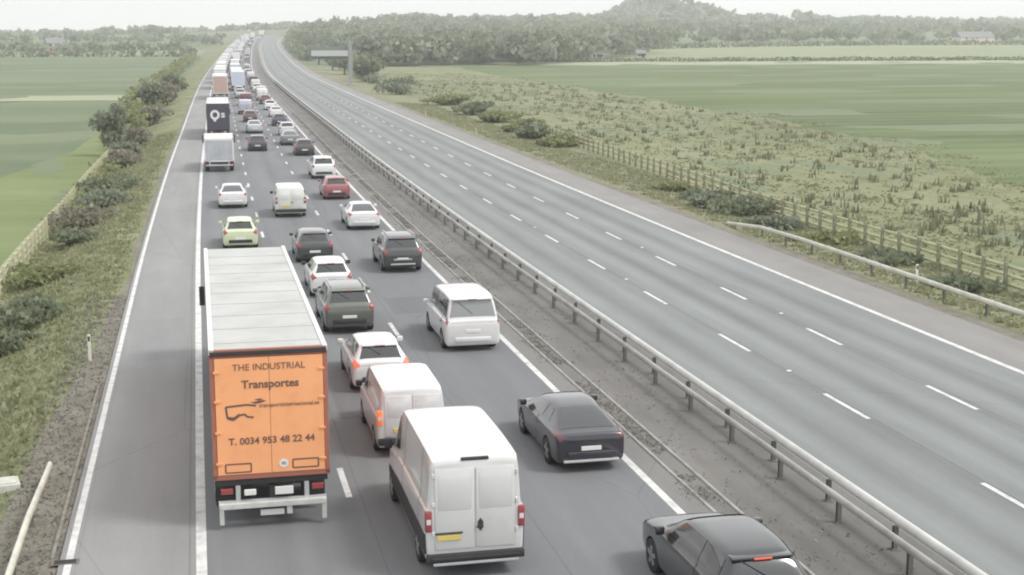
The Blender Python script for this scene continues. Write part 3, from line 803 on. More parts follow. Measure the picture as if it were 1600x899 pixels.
WW = mat('render white', (.48, .48, .44), .8, var=.08); SL = mat('slate roof', (.2, .2, .21), .8, var=.2)
farmhouse(588, 158, 6, 4, 2.2, .1, WW, mat('pale roof', (.36, .36, .33), .8, var=.1), 'low white farm building at the foot of the wood, left of the other white one')
farmhouse(594, 180, 4, 4, 2.2, -.2, WW, SL, 'white farmhouse with a slate roof, right of the low white farm building')
farmhouse(822, 470, 26, 9, 4.6, .1, mat('cream render', (.62, .56, .45), .8, var=.08), SL, 'long cream building beyond the pale field at right')
farmhouse(800, -150, 30, 9, 4.6, .0, WW, mat('grey sheet roof', (.5, .52, .53), .6, var=.08), 'long pale barn among the trees beyond the left fields')
farmhouse(765, -90, 9, 7, 4.8, .3, mat('brick wall', (.32, .22, .17), .85, var=.15), SL, 'small brick house by the trees beyond the left fields')

# ================================================================== VEHICLES
class Loft:
    """smooth body surface through lengthwise stations; u = station number, v = ring position 0..16 (8 = roof centre)"""
    def __init__(s, st):
        Rg = []
        for (y, zb, w, zs, zt, wt) in st:
            c = min(.05, (zt - zs) * .3)
            half = [(0, zb), (w * .86, zb), (w * .97, zb + .07), (w, zb + (zs - zb) * .5), (w * .99, zs - .05), (w * .945, zs + .015), (wt, zt - c), (wt * .72, zt - c * .22), (0, zt)]
            ring = [(x, y, z) for x, z in half] + [(-x, y, z) for x, z in half[-2::-1]]
            Rg.append(ring)
        s.R = np.array(Rg); s.n = len(st)
        s.fu = pchip(np.arange(s.n), s.R)
    def ev(s, u, v):
        ring = s.fu(u)[0]
        return Vector(pchip(np.arange(17), ring)(v)[0])
    def nrm(s, u, v):
        e = .02
        a = s.ev(min(u + e, s.n - 1), v) - s.ev(max(u - e, 0), v); b = s.ev(u, v + e) - s.ev(u, v - e)
        n = a.cross(b); n.normalize()
        c = s.ev(u, v) - Vector((0, s.ev(u, v).y, .7))
        return n if n.dot(Vector((c.x, 0, c.z))) >= 0 or abs(n.y) > .8 else -n
    def grid(s, du=4, dv=4):
        us = np.linspace(0, s.n - 1, (s.n - 1) * du + 1); vs = np.linspace(0, 16, 16 * dv + 1)[:-1]
        A = s.fu(us)
        return np.stack([pchip(np.arange(17), A[i])(vs) for i in range(len(us))])
    def body(s, name, pm, wheels, wr):
        G = s.grid(); nu, nv = G.shape[:2]
        bm = bmesh.new()
        vs = [[bm.verts.new(G[i, j]) for j in range(nv)] for i in range(nu)]
        for i in range(nu - 1):
            for j in range(nv):
                f = bm.faces.new((vs[i][j], vs[i][(j + 1) % nv], vs[i + 1][(j + 1) % nv], vs[i + 1][j])); f.smooth = True
        bm.faces.new(vs[0]); bm.faces.new(list(reversed(vs[-1])))
        bmesh.ops.recalc_face_normals(bm, faces=bm.faces[:])
        me = bpy.data.meshes.new(name); bm.to_mesh(me); bm.free()
        me.materials.append(pm); me.materials.append(DARKP)
        if wheels:
            o = bpy.data.objects.new('tmp', me); link(o)
            cb = MB(); W = float(np.abs(G[..., 0]).max())
            for y in wheels:
                for sx in (-1, 1): cb.cyl((sx * (W - .08), y, wr), wr + .045, .5, 'X', 28, mi=0)
            cme = cb.mesh('cut', [DARKP]); c = bpy.data.objects.new('cut', cme); link(c)
            mod = o.modifiers.new('b', 'BOOLEAN'); mod.object = c; mod.operation = 'DIFFERENCE'; mod.solver = 'EXACT'
            try: mod.material_mode = 'TRANSFER'
            except Exception: pass
            dg = bpy.context.evaluated_depsgraph_get()
            me2 = bpy.data.meshes.new_from_object(o.evaluated_get(dg)); me2.name = name
            if len(me2.polygons) > 100: me = me2
            bpy.data.objects.remove(o); bpy.data.objects.remove(c)
            me.set_sharp_from_angle(angle=R(38))
        return me
    def patch(s, name, m, quad, d=.006, nu=8, nv=6, mir=False, thick=True):
        """quad = 4 (u,v) corners: a, b along the bottom, c, d back along the top"""
        a, b, c, dd = [np.array(q, float) for q in quad]
        bm = bmesh.new(); rows = []
        for i in range(nv + 1):
            t = i / nv; p0 = a + (dd - a) * t; p1 = b + (c - b) * t; r = []
            for j in range(nu + 1):
                q = p0 + (p1 - p0) * j / nu
                v = q[1] if not mir else 16 - q[1]
                r.append(s.ev(q[0], v) + s.nrm(q[0], v) * d)
            rows.append(r)
        V = [[bm.verts.new(p) for p in r] for r in rows]
        for i in range(nv):
            for j in range(nu):
                f = bm.faces.new((V[i][j], V[i][j + 1], V[i + 1][j + 1], V[i + 1][j])); f.smooth = True
        me = bpy.data.meshes.new(name); bm.to_mesh(me); bm.free(); me.materials.append(m)
        return me

def wheel_mesh(r, w=.2):
    m = MB(); m.cyl((0, 0, 0), r, w, 'X', 28, bev=.02)
    tyre = m.mesh('wheel', RUBBER, True, 40)
    m = MB(); m.cyl((0, 0, 0), r * .62, w + .012, 'X', 24)
    rim = m.mesh('rim', ALLOY, True, 40)
    return tyre, rim
def spokes(r, w):
    m = MB(); m.cyl((0, 0, 0), r * .6, w * .98, 'X', 24, mi=1)
    for k in range(5):
        M_ = Matrix.Rotation(k * 2 * math.pi / 5, 4, 'X')
        m.box(-w / 2 - .008, w / 2 + .008, -.045, .045, 0, r * .6, .01, M_=M_)
    m.cyl((0, 0, 0), r * .15, w + .03, 'X', 12)
    return m.mesh('rim', [ALLOY, DARKP])

CARS = {
 'hatch': dict(L=4.15, wheels=(.72, 3.32), r=.32, st=[(0, .34, .76, .70, .76, .58), (.03, .24, .84, .86, .93, .66), (.12, .20, .87, .94, 1.02, .68), (.50, .20, .89, .97, 1.43, .57), (1.2, .20, .89, .97, 1.49, .60),
    (2.15, .20, .89, .95, 1.45, .60), (3.0, .20, .89, .93, 1.03, .72), (3.75, .22, .87, .83, .92, .69), (4.07, .26, .80, .68, .75, .60), (4.15, .32, .68, .5, .58, .5)], rw=(2.12, 2.9), ws=(5.12, 5.9), spoiler=1),
 'suv': dict(L=4.5, wheels=(.82, 3.62), r=.36, st=[(0, .40, .80, .80, .86, .66), (.04, .30, .87, .98, 1.05, .72), (.13, .26, .90, 1.05, 1.14, .74), (.48, .26, .92, 1.07, 1.60, .64), (1.3, .26, .93, 1.07, 1.68, .66),
    (2.5, .26, .93, 1.05, 1.63, .66), (3.3, .26, .93, 1.02, 1.15, .76), (4.1, .28, .91, .94, 1.04, .74), (4.42, .32, .84, .78, .86, .66), (4.5, .40, .72, .58, .66, .55)], rw=(2.12, 2.9), ws=(5.12, 5.9), spoiler=1),
 'saloon': dict(L=4.7, wheels=(.95, 3.75), r=.34, st=[(0, .38, .78, .76, .82, .62), (.04, .27, .86, .90, .97, .70), (.30, .22, .90, .95, 1.04, .72), (1.35, .2, .92, .95, 1.37, .56), (2.0, .2, .92, .95, 1.42, .58),
    (2.65, .2, .92, .94, 1.38, .58), (3.5, .2, .92, .90, .99, .74), (4.25, .22, .89, .80, .88, .70), (4.62, .26, .82, .66, .72, .6), (4.7, .32, .70, .5, .56, .5)], rw=(2.08, 2.92), ws=(5.12, 5.9), spoiler=0),
 'mpv': dict(L=4.85, wheels=(.85, 3.85), r=.34, st=[(0, .36, .86, .88, .94, .74), (.03, .27, .93, 1.02, 1.09, .82), (.07, .22, .95, 1.06, 1.14, .84), (.26, .22, .96, 1.08, 1.86, .74), (1.2, .22, .96, 1.08, 1.93, .77),
    (3.1, .22, .96, 1.06, 1.88, .77), (4.05, .22, .95, 1.0, 1.15, .82), (4.55, .25, .92, .92, 1.0, .76), (4.8, .3, .84, .75, .82, .66), (4.85, .36, .74, .55, .62, .55)], rw=(2.2, 2.84), ws=(5.1, 5.9), spoiler=1),
 'smallvan': dict(L=4.5, wheels=(.8, 3.5), r=.32, st=[(0, .40, .86, 1.0, 1.74, .70), (.03, .3, .90, 1.06, 1.80, .74), (.12, .24, .92, 1.08, 1.84, .76), (1.2, .22, .92, 1.08, 1.86, .77), (2.4, .22, .92, 1.06, 1.86, .77),
    (2.9, .22, .92, 1.04, 1.80, .75), (3.65, .22, .91, 1.0, 1.12, .78), (4.2, .25, .88, .9, .98, .72), (4.45, .3, .80, .72, .8, .62), (4.5, .36, .7, .55, .6, .5)], rw=None, ws=(5.1, 5.9), spoiler=0, van=1),
 'midvan': dict(L=4.95, wheels=(.9, 3.9), r=.34, st=[(0, .42, .92, 1.1, 1.88, .76), (.03, .32, .97, 1.16, 1.95, .80), (.12, .26, .99, 1.18, 1.99, .82), (1.2, .26, .99, 1.18, 2.02, .83), (2.7, .26, .99, 1.16, 2.02, .83),
    (3.15, .26, .99, 1.12, 1.94, .80), (4.0, .26, .98, 1.08, 1.22, .84), (4.6, .28, .94, .96, 1.05, .78), (4.88, .32, .86, .78, .86, .68), (4.95, .38, .74, .58, .64, .55)], rw=None, ws=(5.1, 5.9), spoiler=0, van=1),
 'bigvan': dict(L=5.95, wheels=(1.05, 4.95), r=.36, st=[(0, .46, .95, 1.38, 2.38, .80), (.03, .38, .99, 1.42, 2.45, .85), (.16, .32, 1.02, 1.44, 2.50, .87), (1.6, .30, 1.02, 1.44, 2.54, .88), (3.6, .30, 1.02, 1.42, 2.52, .87),
    (4.25, .30, 1.02, 1.34, 2.36, .82), (5.1, .30, 1.01, 1.22, 1.40, .86), (5.65, .32, .96, 1.02, 1.12, .80), (5.88, .36, .86, .82, .9, .68), (5.95, .42, .74, .6, .68, .55)], rw=None, ws=(5.1, 5.88), spoiler=0, van=1),
}
CACHE = {}
def cached(key, fn):
    if key not in CACHE: CACHE[key] = fn()
    return CACHE[key]
def part(name, me, parent, loc=None, mirror=False):
    o = bpy.data.objects.new(name, me); link(o, parent)
    if loc: o.location = loc
    return o

def vehicle(kind, s, X, colour, name, label, cat, group='vehicles queueing on the near carriageway', roofcol=None, lit=False, yaw=0, detail=True, glass=True, plate='w', opts=()):
    K = CARS[kind]; lf = cached(('loft', kind), lambda: Loft(K['st']))
    t = empty(name, rp(s, X), heading(s + 2) + R(yaw), label, cat, group)
    pm = MATS.get('paint ' + colour) or paint(colour, COLS[colour])
    base = cached((kind, 'body'), lambda: lf.body('body', pm, K['wheels'], K['r']))
    def recol():
        me = base.copy(); me.materials[0] = pm; return me
    body = part('body', cached((kind, 'body', colour), recol), t)
    L_, r, st = K['L'], K['r'], K['st']
    van = K.get('van'); big = kind == 'bigvan'
    W = max(q[2] for q in st)
    # glass
    P = lambda nm, m, quad, **k: cached((kind, nm, m.name, str(quad), str(k)), lambda: lf.patch(nm, m, quad, **k))
    w0, w1 = K['ws']
    part('windscreen', P('windscreen', GLASS, ((w0, 6.35), (w1, 6.0), (w1, 10.0), (w0, 9.65)), nv=12), t)
    if K['rw']:
        a, b = K['rw']
        q = ((a, 6.2), (b, 6.35), (b, 9.65), (a, 9.8))
        part('rear_window', P('rear_window', PAINTSKYG if 'paintedsky' in opts else GLASS, q, nv=12), t)
        seg = [((2.75, 5.28), (3.95, 5.25), (3.95, 5.86), (3.0, 5.86)), ((4.02, 5.25), (5.55, 5.22), (5.05, 5.86), (4.02, 5.86))]
        if kind == 'saloon': seg = [((2.75, 5.3), (3.55, 5.25), (3.55, 5.86), (3.0, 5.86)), ((3.62, 5.25), (5.6, 5.22), (5.05, 5.86), (3.62, 5.86))]
        if kind == 'mpv': seg = [((3.0, 5.22), (3.7, 5.22), (3.7, 5.84), (3.05, 5.84)), ((3.76, 5.22), (4.35, 5.22), (4.35, 5.84), (3.76, 5.84)), ((4.4, 5.22), (5.6, 5.22), (5.05, 5.84), (4.4, 5.84))]
    else:
        seg = [((4.35, 5.22), (5.65, 5.22), (5.1, 5.84), (4.4, 5.84))]
    for sg in seg:
        for mir in (False, True):
            part('side_window', P('side_window', GLASS, sg, mir=mir, nu=6, nv=4), t)
    # lamps
    rl = REDLIT if lit else (DIMRED if 'dimlamps' in opts else RED)
    if van:
        for sx in (-1, 1):
            zl, zh = (.98, 1.42) if big else (.85, 1.25)
            xx = sx * (W - .075)
            m = MB(); m.box(xx - .07, xx + .07, -.03, .10, zl, zh, .025)
            part('tail_light', m.mesh('tail_light', ORANGELIT if 'orange' in opts else rl, True, 40), t)
            lens = MB(); lens.box(xx - .045, xx + .045, -.036, -.02, zl + (zh - zl) * .38, zl + (zh - zl) * .62, .005); part('reversing_lens', lens.mesh('reversing_lens', CLEAR), t)
        zt = st[0][4]; zs = .52 if big else .48
        for sx in (-1, 1):
            x0, x1 = sorted((sx * .012, sx * (W - .20)))
            m = MB(); m.box(x0, x1, -.022, .01, zs + .08, zt - .10, .02)
            zm = (zs + zt) * .5 + (.12 if big else .1)
            m.box(x0 + .07, x1 - .07, -.027, -.018, zm - .15, zt - .22, .008)
            d = m.obj('rear_door', pm, t, True)
            if kind != 'bigvan' and colour == 'pale cream':
                pass
        m = MB(); m.box(.02, .16, -.05, -.02, 1.02 if big else .9, 1.06 if big else .94, .01); m.obj('door_handle', DARKP, t)
        m = MB(); m.box(-W + .02, W - .02, -.09, .05, .34, .52, .03); m.box(-W + .12, W - .12, -.13, -.06, .40, .47, .02); m.obj('bumper', DARKP, t, True)
        if big:
            m = MB(); m.box(-W + .15, W - .15, -.12, -.05, .30, .355, .01); m.obj('step', STEEL, t)
            # emblem: dark shield on the door, name and badge marks as small raised bars
            m = MB(); m.prism([(.10, 1.22), (.155, 1.14), (.15, 1.02), (.10, .95), (.05, 1.02), (.045, 1.14)], -.044, -.02); m.obj('emblem', DARKP, t)
            m = MB(); m.box(-.78, -.30, -.05, -.02, .80, .91, .01); m.obj('number_plate', PLATEY, t)
            m = MB(); m.box(-.82, -.26, -.055, -.02, .93, .965, .01); m.obj('plate_lamp', DARKP, t)
            for sx in (-1, 1):
                for z in (.9, 1.5, 2.1):
                    m = MB(); m.box(sx * (W - .17) - .03, sx * (W - .17) + .03, -.04, 0, z, z + .09, .01); m.obj('hinge', pm, t)
            m = MB(); m.box(-.28, .28, -.01, .16, 2.42, 2.475, .012); m.obj('brake_lamp', DARKP, t)
            for sx in (-1, 1):
                me = P('side_moulding', DARKP, ((1.2, 2.3), (6.9, 2.3), (6.9, 3.1), (1.2, 3.1)), mir=sx < 0, nu=24, nv=3, d=.012); part('side_moulding', me, t)
        else:
            m = MB(); m.box(-.5, -.06, -.05, -.02, .66, .77, .008); m.obj('number_plate', PLATEY, t)
    else:
        q = ((.35, 4.15), (2.2, 4.1), (2.3, 5.5), (.55, 6.1))
        if kind == 'mpv': q = ((.6, 4.2), (2.5, 4.3), (2.7, 5.3), (1.2, 6.0))
        for mir in (False, True):
            part('tail_light', P('tail_light', rl, q, mir=mir, d=.012, nu=8, nv=5), t)
        zc = .74 if kind in ('saloon',) else (.86 if kind == 'mpv' else .80)
        zc = min(zc, st[0][3] - .02)
        m = MB(); m.box(-W * .66, W * .66, -.045, .06, st[0][1] + .0, st[0][1] + .16, .03); m.obj('bumper', DARKP if kind not in ('saloon', 'mpv') else pm, t, True)
        if 'silverlip' in opts:
            m = MB(); m.box(-W * .78, W * .78, -.075, .05, .27, .335, .02); m.obj('bumper_lip', STEEL, t)
        m = MB(); m.box(-.26, .26, -.02, .02, zc - .18, zc - .07, .008); m.obj('number_plate', PLATEW if plate == 'w' else PLATEY, t)
        if K['spoiler']:
            y3 = st[3][0]; m = MB(); m.box(-st[3][5] * .95, st[3][5] * .95, y3 - .16, y3 + .06, st[3][4] - .065, st[3][4] - .02, .015)
            sp = m.obj('spoiler', pm, t, True)
            m = MB(); m.box(-.16, .16, y3 - .17, y3 - .155, st[3][4] - .06, st[3][4] - .03); m.obj('brake_lamp', REDLIT if 'brakebar' in opts else RED, sp)
            m = MB(); M_ = Matrix.Rotation(R(0), 4, 'Y')
            a = lf.ev(2.3, 8.0); b_ = lf.ev(2.75, 8.9)
            m.bm.verts.ensure_lookup_table()
            n_ = Vector((0, -.02, .015)); vs = [m.bm.verts.new(a + n_ + Vector((0, 0, dz))) for dz in (-.012, .012)] + [m.bm.verts.new(b_ + n_ + Vector((0, 0, dz))) for dz in (.012, -.012)]
            m.bm.faces.new(vs); m.obj('wiper', DARKP, t)
        if 'rails' in opts:
            for sx in (-1, 1):
                m = MB(); m.box(sx * st[4][5] * .93 - .02, sx * st[4][5] * .93 + .02, st[3][0] + .25, st[5][0] - .25, st[4][4] - .03, st[4][4] + .035, .01); m.obj('roof_rail', STEEL, t)
        if 'brightband' in opts:
            m = MB(); m.box(-.42, .42, -.03, .02, st[0][1] + .20, st[0][1] + .26, .008); m.obj('trim_strip', STEEL, t)
            m = MB(); m.box(-W * .62, W * .62, -.055, .02, st[0][1] - .02, st[0][1] + .06, .02); m.obj('bumper_lip', STEEL, t)
    hq = ((7.3, 4.1), (8.3, 4.1), (8.2, 5.6), (7.3, 5.0))
    for mir in (False, True): part('headlight', P('headlight', CLEAR, hq, mir=mir, d=.01, nu=6, nv=4), t)
    if s < 100 and not van:      # shut lines and handles of the doors
        for mir in (False, True):
            for u in ((3.98,) if kind != 'mpv' else (3.73,)):
                part('door_gap', P('door_gap', DARKP, ((u, 2.3), (u + .03, 2.3), (u + .03, 5.2), (u, 5.2)), mir=mir, nu=1, nv=10, d=.004), t)
            part('door_handle', P('door_handle', DARKP, ((3.72, 3.62), (3.92, 3.62), (3.92, 3.74), (3.72, 3.74)), mir=mir, nu=3, nv=1, d=.02), t)
        part('tailgate_gap', P('tailgate_gap', DARKP, ((.5, 6.3), (.54, 6.3), (.54, 9.7), (.5, 9.7)), nu=1, nv=14, d=.004), t)
    if big:
        for mir in (False, True):
            for u in (2.6, 3.7):
                part('door_gap', P('door_gap', DARKP, ((u, 2.9), (u + .012, 2.9), (u + .012, 6.0), (u, 6.0)), mir=mir, nu=1, nv=12, d=.004), t)
            part('door_rail', P('door_rail', DARKP, ((1.15, 4.02), (2.55, 4.02), (2.55, 4.10), (1.15, 4.10)), mir=mir, nu=10, nv=1, d=.008), t)
    # mirrors
    y6 = st[6][0] - .28; zm = st[6][3] + (.12 if van else .07)
    for sx in (-1, 1):
        m = MB(); hgt = .14 if not big else .22
        m.box(sx * (W + .07) - .09, sx * (W + .07) + .09, y6 - .07, y6 + .07, zm - .02, zm + hgt, .03)
        mc = DARKP if (van or 'darkmirror' in opts) else pm
        d = m.obj('door_mirror', mc, t, True)
    # wheels
    ty, _ = cached(('wheel', r), lambda: wheel_mesh(r)); rm = cached(('rim', r), lambda: spokes(r, .2))
    for y in K['wheels']:
        for sx in (-1, 1):
            w = part('wheel', ty, t, (sx * (W - .105), y, r)); part('rim', rm, w)
    return t

COLS = {'white': (.66, .66, .66), 'white van': (.60, .60, .59), 'black': (.016, .017, .019), 'charcoal': (.045, .048, .05), 'grey': (.17, .18, .19), 'silver': (.5, .52, .54),
        'olive': (.11, .12, .10), 'red': (.30, .09, .10), 'pale cream': (.66, .665, .63), 'pale green': (.56, .63, .41), 'navy': (.05, .06, .09), 'midnight': (.022, .02, .032), 'brown': (.10, .06, .045), 'blue': (.10, .14, .24),
        'lilac': (.45, .45, .55), 'dark red': (.13, .03, .045), 'orange': (.82, .34, .14), 'off white': (.64, .64, .62), 'green': (.08, .14, .10)}

def text_part(txt, size, x, z, y, m, parent, stretch=1.0, bold=0.0, rot=0, name='lettering'):
    c = bpy.data.curves.new('lettering', 'FONT'); c.body = txt; c.size = size; c.align_x = 'CENTER'; c.extrude = .003; c.offset = bold; c.resolution_u = 3
    o = bpy.data.objects.new('t', c); link(o)
    dg = bpy.context.evaluated_depsgraph_get(); me = bpy.data.meshes.new_from_object(o.evaluated_get(dg)); bpy.data.objects.remove(o)
    me.name = name; me.materials.clear(); me.materials.append(m)
    q = bpy.data.objects.new(name, me); link(q, parent)
    q.rotation_euler = (math.pi / 2, rot, 0); q.location = (x, y, z); q.scale = (stretch, 1, 1)
    return q

LORRY = {}
def lorry(s, X, rear, side, roof, label, name='articulated_lorry', kind='artic', decor=None, H=4.0, full=True, cabcol='white', yaw=0, group='vehicles queueing on the near carriageway', cat='lorry'):
    """trailer with rear at y=0"""
    t = empty(name, rp(s, X), heading(s + 7) + R(yaw), label, cat, group)
    L_ = 15.0 if kind == 'artic' else 6.2
    zb = 1.12 if kind == 'artic' else .85; W = 1.27 if kind == 'artic' else 1.16
    key = (kind, H, rear.name, side.name, roof.name)
    def mk(nm, fn, mats, sm=False):
        k = key + (nm,)
        if k not in CACHE: CACHE[k] = fn().mesh(nm, mats, sm, 35)
        return part(nm, CACHE[k], t)
    def body():
        m = MB(); m.box(-W + .02, W - .02, .06, L_, zb, H - .04, .015)
        return m
    mk('trailer_body' if kind == 'artic' else 'box_body', body, side)
    def roofm():
        m = MB(); m.box(-W + .10, W - .10, .12, L_ - .08, H - .04, H + .0, .005)
        return m
    rf = mk('roof', roofm, roof)
    if full:
        m = MB()
        n = 9
        for i in range(n): m.box(-W + .1, W - .1, .7 + i * (L_ - 1) / n, .73 + i * (L_ - 1) / n, H + .002, H + .010)
        m.obj('roof_seam', mat('roof seam', (.45, .45, .43), .6), rf)
        m = MB()
        for sx in (-1, 1): m.box(sx * (W - .05) - .055, sx * (W - .05) + .055, .0, L_, H - .10, H + .03, .012)
        m.obj('roof_rail', mat('rail aluminium', (.68, .68, .65), .5), rf)
    else:
        def rails():
            m = MB()
            for sx in (-1, 1): m.box(sx * (W - .04) - .05, sx * (W - .04) + .05, .0, L_, H - .08, H + .02)
            return m
        mk('roof_rail', rails, STEEL)
    frame_m = MATS.get('rear frame red') or mat('rear frame red', (.34, .13, .09), .5)
    def rframe():
        m = MB(); m.box(-W, W, 0, .10, H - .17, H + .01, .01); m.box(-W, W, 0, .10, zb - .02, zb + .10, .01)
        for sx in (-1, 1): m.box(sx * (W - .05) - .05, sx * (W - .05) + .05, 0, .10, zb, H - .1, .01)
        return m
    mk('rear_frame', rframe, frame_m if full else side)
    def rp_():
        m = MB()
        for sx in (-1, 1):
            x0, x1 = sorted((sx * .004, sx * (W - .105)))
            m.box(x0, x1, -.012, .06, zb + .10, H - .18, .006)
        return m
    rearp = mk('rear_panel', rp_, rear)
    def chassis():
        m = MB(); m.box(-.45, .45, .2, L_ - .3, .85, zb - .01); m.box(-.06, .06, .1, 1, .6, .9); m.box(-W + .05, W - .05, .05, .2, zb - .16, zb - .03)
        return m
    mk('chassis', chassis, DARKP)
    def under():
        m = MB(); m.box(-W + .09, W - .09, -.02, .08, .50, .62, .015)
        for sx in (-1, 1): m.box(sx * .75 - .05, sx * .75 + .05, .0, .12, .55, .95)
        return m
    mk('underrun_bar', under, STEEL)
    for sx in (-1, 1):
        o = mk('tail_light_' if sx > 0 else 'tail_light__', lambda: MB().box(min(sx * .86, sx * 1.12), max(sx * .86, sx * 1.12), -.03, .06, .78, .90, .015), RED); o.name = 'tail_light'
    if full and kind == 'artic':
        PW = MATS['rail aluminium']
        m = MB(); m.box(-1.17, 1.17, -.16, -.03, .47, .60, .015)
        for sx in (-1, 1): m.box(sx * 1.12 - .05, sx * 1.12 + .05, -.15, -.04, .12, .50, .012)
        m.obj('bumper_frame', mat('white bumper paint', (.52, .52, .50), .5, var=.2), t)
        m = MB(); m.box(-.28, .24, -.06, -.03, .26, .39, .006); m.obj('number_plate', PLATEW, t)
        m = MB(); m.box(.05, .45, -.07, -.03, .72, .90, .01); m.box(-.62, -.36, -.075, -.03, .74, .88, .02); m.box(.30, .42, -.06, -.03, .26, .46, .006); m.obj('rear_marker', PLATEW, t)
        m = MB(); m.box(-1.25, 1.25, -.03, .0, H - .13, H - .03, .01); m.obj('rear_header', DARKP, t)
        for sx in (-1, 1):
            m = MB(); m.box(sx * .95 - .27, sx * .95 + .27, .9, .92, .22, .95); m.obj('mudflap', DARKP, t)
            for z in (1.45, 2.15, 2.85, 3.5):
                m = MB(); m.box(sx * 1.13 - .07, sx * 1.13 + .07, -.035, -.005, z, z + .06, .01); m.obj('hinge', MATS['paint orange'], t)
    # wheels
    wy = (1.9, 3.2, 4.5) if kind == 'artic' else (1.3,)
    ty, _ = cached(('wheel', .5), lambda: wheel_mesh(.5, .34)); rm = cached(('rim', .5), lambda: spokes(.5, .34))
    cy = L_ + .35 if kind == 'artic' else L_ + .15
    for y in tuple(wy) + ((cy - .9, cy + 1.5) if kind == 'artic' else (cy + 1.0,)):
        for sx in (-1, 1):
            w = part('wheel', ty, t, (sx * (W - .2), y, .5))
            if full: part('rim', rm, w)
    ck = (kind, 'cab', cabcol)
    if ck not in CACHE:
        m = MB(); hc = min(3.7, H - .25) if kind == 'artic' else 2.35; zc = .55
        prof = [(cy, zc), (cy + 2.2, zc), (cy + 2.25, 1.5), (cy + 2.0, hc - .45), (cy + 1.5, hc), (cy, hc)]
        a = [m.bm.verts.new((-W + .06, y, z)) for y, z in prof]; b = [m.bm.verts.new((W - .06, y, z)) for y, z in prof]
        m.bm.faces.new(a); m.bm.faces.new(list(reversed(b)))
        for i in range(len(prof)): m.bm.faces.new((a[i], b[i], b[(i + 1) % len(prof)], a[(i + 1) % len(prof)]))
        bmesh.ops.bevel(m.bm, geom=m.bm.edges[:], offset=.08, segments=2, affect='EDGES', profile=.5)
        CACHE[ck] = m.mesh('cab', MATS.get('paint ' + cabcol) or paint(cabcol, COLS[cabcol]), True, 40)
        m = MB(); m.box(-W + .16, W - .16, cy + 2.02, cy + 2.262, 1.62, 2.5 if kind == 'artic' else 2.05, .01)
        for sx in (-1, 1): m.box(sx * (W - .07) - .02, sx * (W - .07) + .02, cy + .9, cy + 1.8, 1.6, 2.3 if kind == 'artic' else 2.0, .005)
        CACHE[ck + ('w',)] = m.mesh('cab_window', GLASS)
        CACHE[ck + ('m',)] = MB().box(-.09, .09, cy + 1.95, cy + 2.05, 1.75, 2.4, .02).mesh('door_mirror', DARKP)
    cb = part('cab', CACHE[ck], t); part('cab_window', CACHE[ck + ('w',)], cb); [part('door_mirror', CACHE[ck + ('m',)], cb, (sx * (W + .12), 0, 0)) for sx in (-1, 1)]
    return t, rearp

paint('orange', COLS['orange'], coat=.2, rough=.5)
ORP = mat('orange rear doors', (.84, .36, .145), .5, var=.05, vscale=1.6, cols=[(.78, .35, .16), (.86, .39, .18), (.88, .41, .19)])
TARP = mat('translucent roof sheet', (.5, .51, .49), .6, var=.07, vscale=.6, cols=[(.36, .365, .355), (.43, .435, .42), (.48, .485, .47)])
CURT = mat('orange side curtain', (.66, .30, .22), .55, var=.1, vscale=1)
INK = mat('dark lettering', (.16, .09, .07), .6)
t, rear = lorry(29.9, 1.40, ORP, CURT, TARP, 'big articulated lorry with orange rear doors and black lettering, nearest lorry in the left lane', full=True, cabcol='white', H=4.02)
BR = -.018
text_part('THE INDUSTRIAL', .205, 0.0, 3.56, BR, INK, rear, 1.0)
text_part('Transportes', .25, 0.02, 3.16, BR, INK, rear, 1.0, .006)
text_part('transportinternacional.es', .13, .42, 2.72, BR, INK, rear, 1.0, .0)
# line drawing of a lorry with two birds over it, beside the web address
m = MB()
def bar(x0, z0, x1, z1, w=.022):
    d = Vector((x1 - x0, 0, z1 - z0)); n = Vector((-d.z, 0, d.x)).normalized() * w
    a = Vector((x0, BR, z0)); b = Vector((x1, BR, z1)); m.poly([a - n, b - n, b + n, a + n])
for q in ((-.95, 2.76, -.5, 2.79), (-.95, 2.76, -.92, 2.50), (-.92, 2.50, -.80, 2.46), (-.80, 2.46, -.66, 2.56), (-.66, 2.56, -.55, 2.58), (-.55, 2.58, -.50, 2.52), (-.50, 2.52, -.36, 2.50), (-.5, 2.79, -.3, 2.76), (-.90, 2.52, -.76, 2.50)): bar(*q)
m.poly([(-.42, BR, 2.84), (-.30, BR, 2.80), (-.18, BR, 2.82), (-.08, BR, 2.86), (-.16, BR, 2.88), (-.28, BR, 2.86)]); m.poly([(-.34, BR - .001, 2.90), (-.24, BR - .001, 2.87), (-.14, BR - .001, 2.90), (-.22, BR - .001, 2.92)])
m.poly([(-.88, BR - .001, 2.52), (-.74, BR - .001, 2.48), (-.62, BR - .001, 2.58), (-.68, BR - .001, 2.60), (-.78, BR - .001, 2.53)])
m.obj('logo', INK, rear)
text_part('T. 0034 953 48 22 44', .215, .02, 1.90, BR, INK, rear, 1.0, .004)
m = MB()
def rect(x0, x1, z0, z1, w=.016):
    for q in ((x0, z0, x1, z0), (x1, z0, x1, z1), (x1, z1, x0, z1), (x0, z1, x0, z0)): bar(*q, w)
rect(-1.0, -.45, 1.27, 1.46); m.obj('panel_outline', INK, rear)
m = MB(); rect(.46, 1.02, 1.30, 1.49); m.obj('panel_outline', INK, rear)
m = MB(); m.cyl((.26, BR, 1.42), .10, .006, 'Y', 20); m.obj('speed_sticker', PLATEW, rear)
text_part('90', .10, .26, 1.385, BR - .006, INK, rear)

RND = mat('rear door grey', (.40, .42, .45), .5, var=.18, vscale=1.0)
WHT = mat('white box panel', (.72, .72, .72), .5, var=.04)
lorry(113.5, 1.25, RND, WHT, WHT, 'white box lorry with grey rear door in the left lane, ahead of two small cars', name='box_lorry', kind='box', H=2.7, full=False)
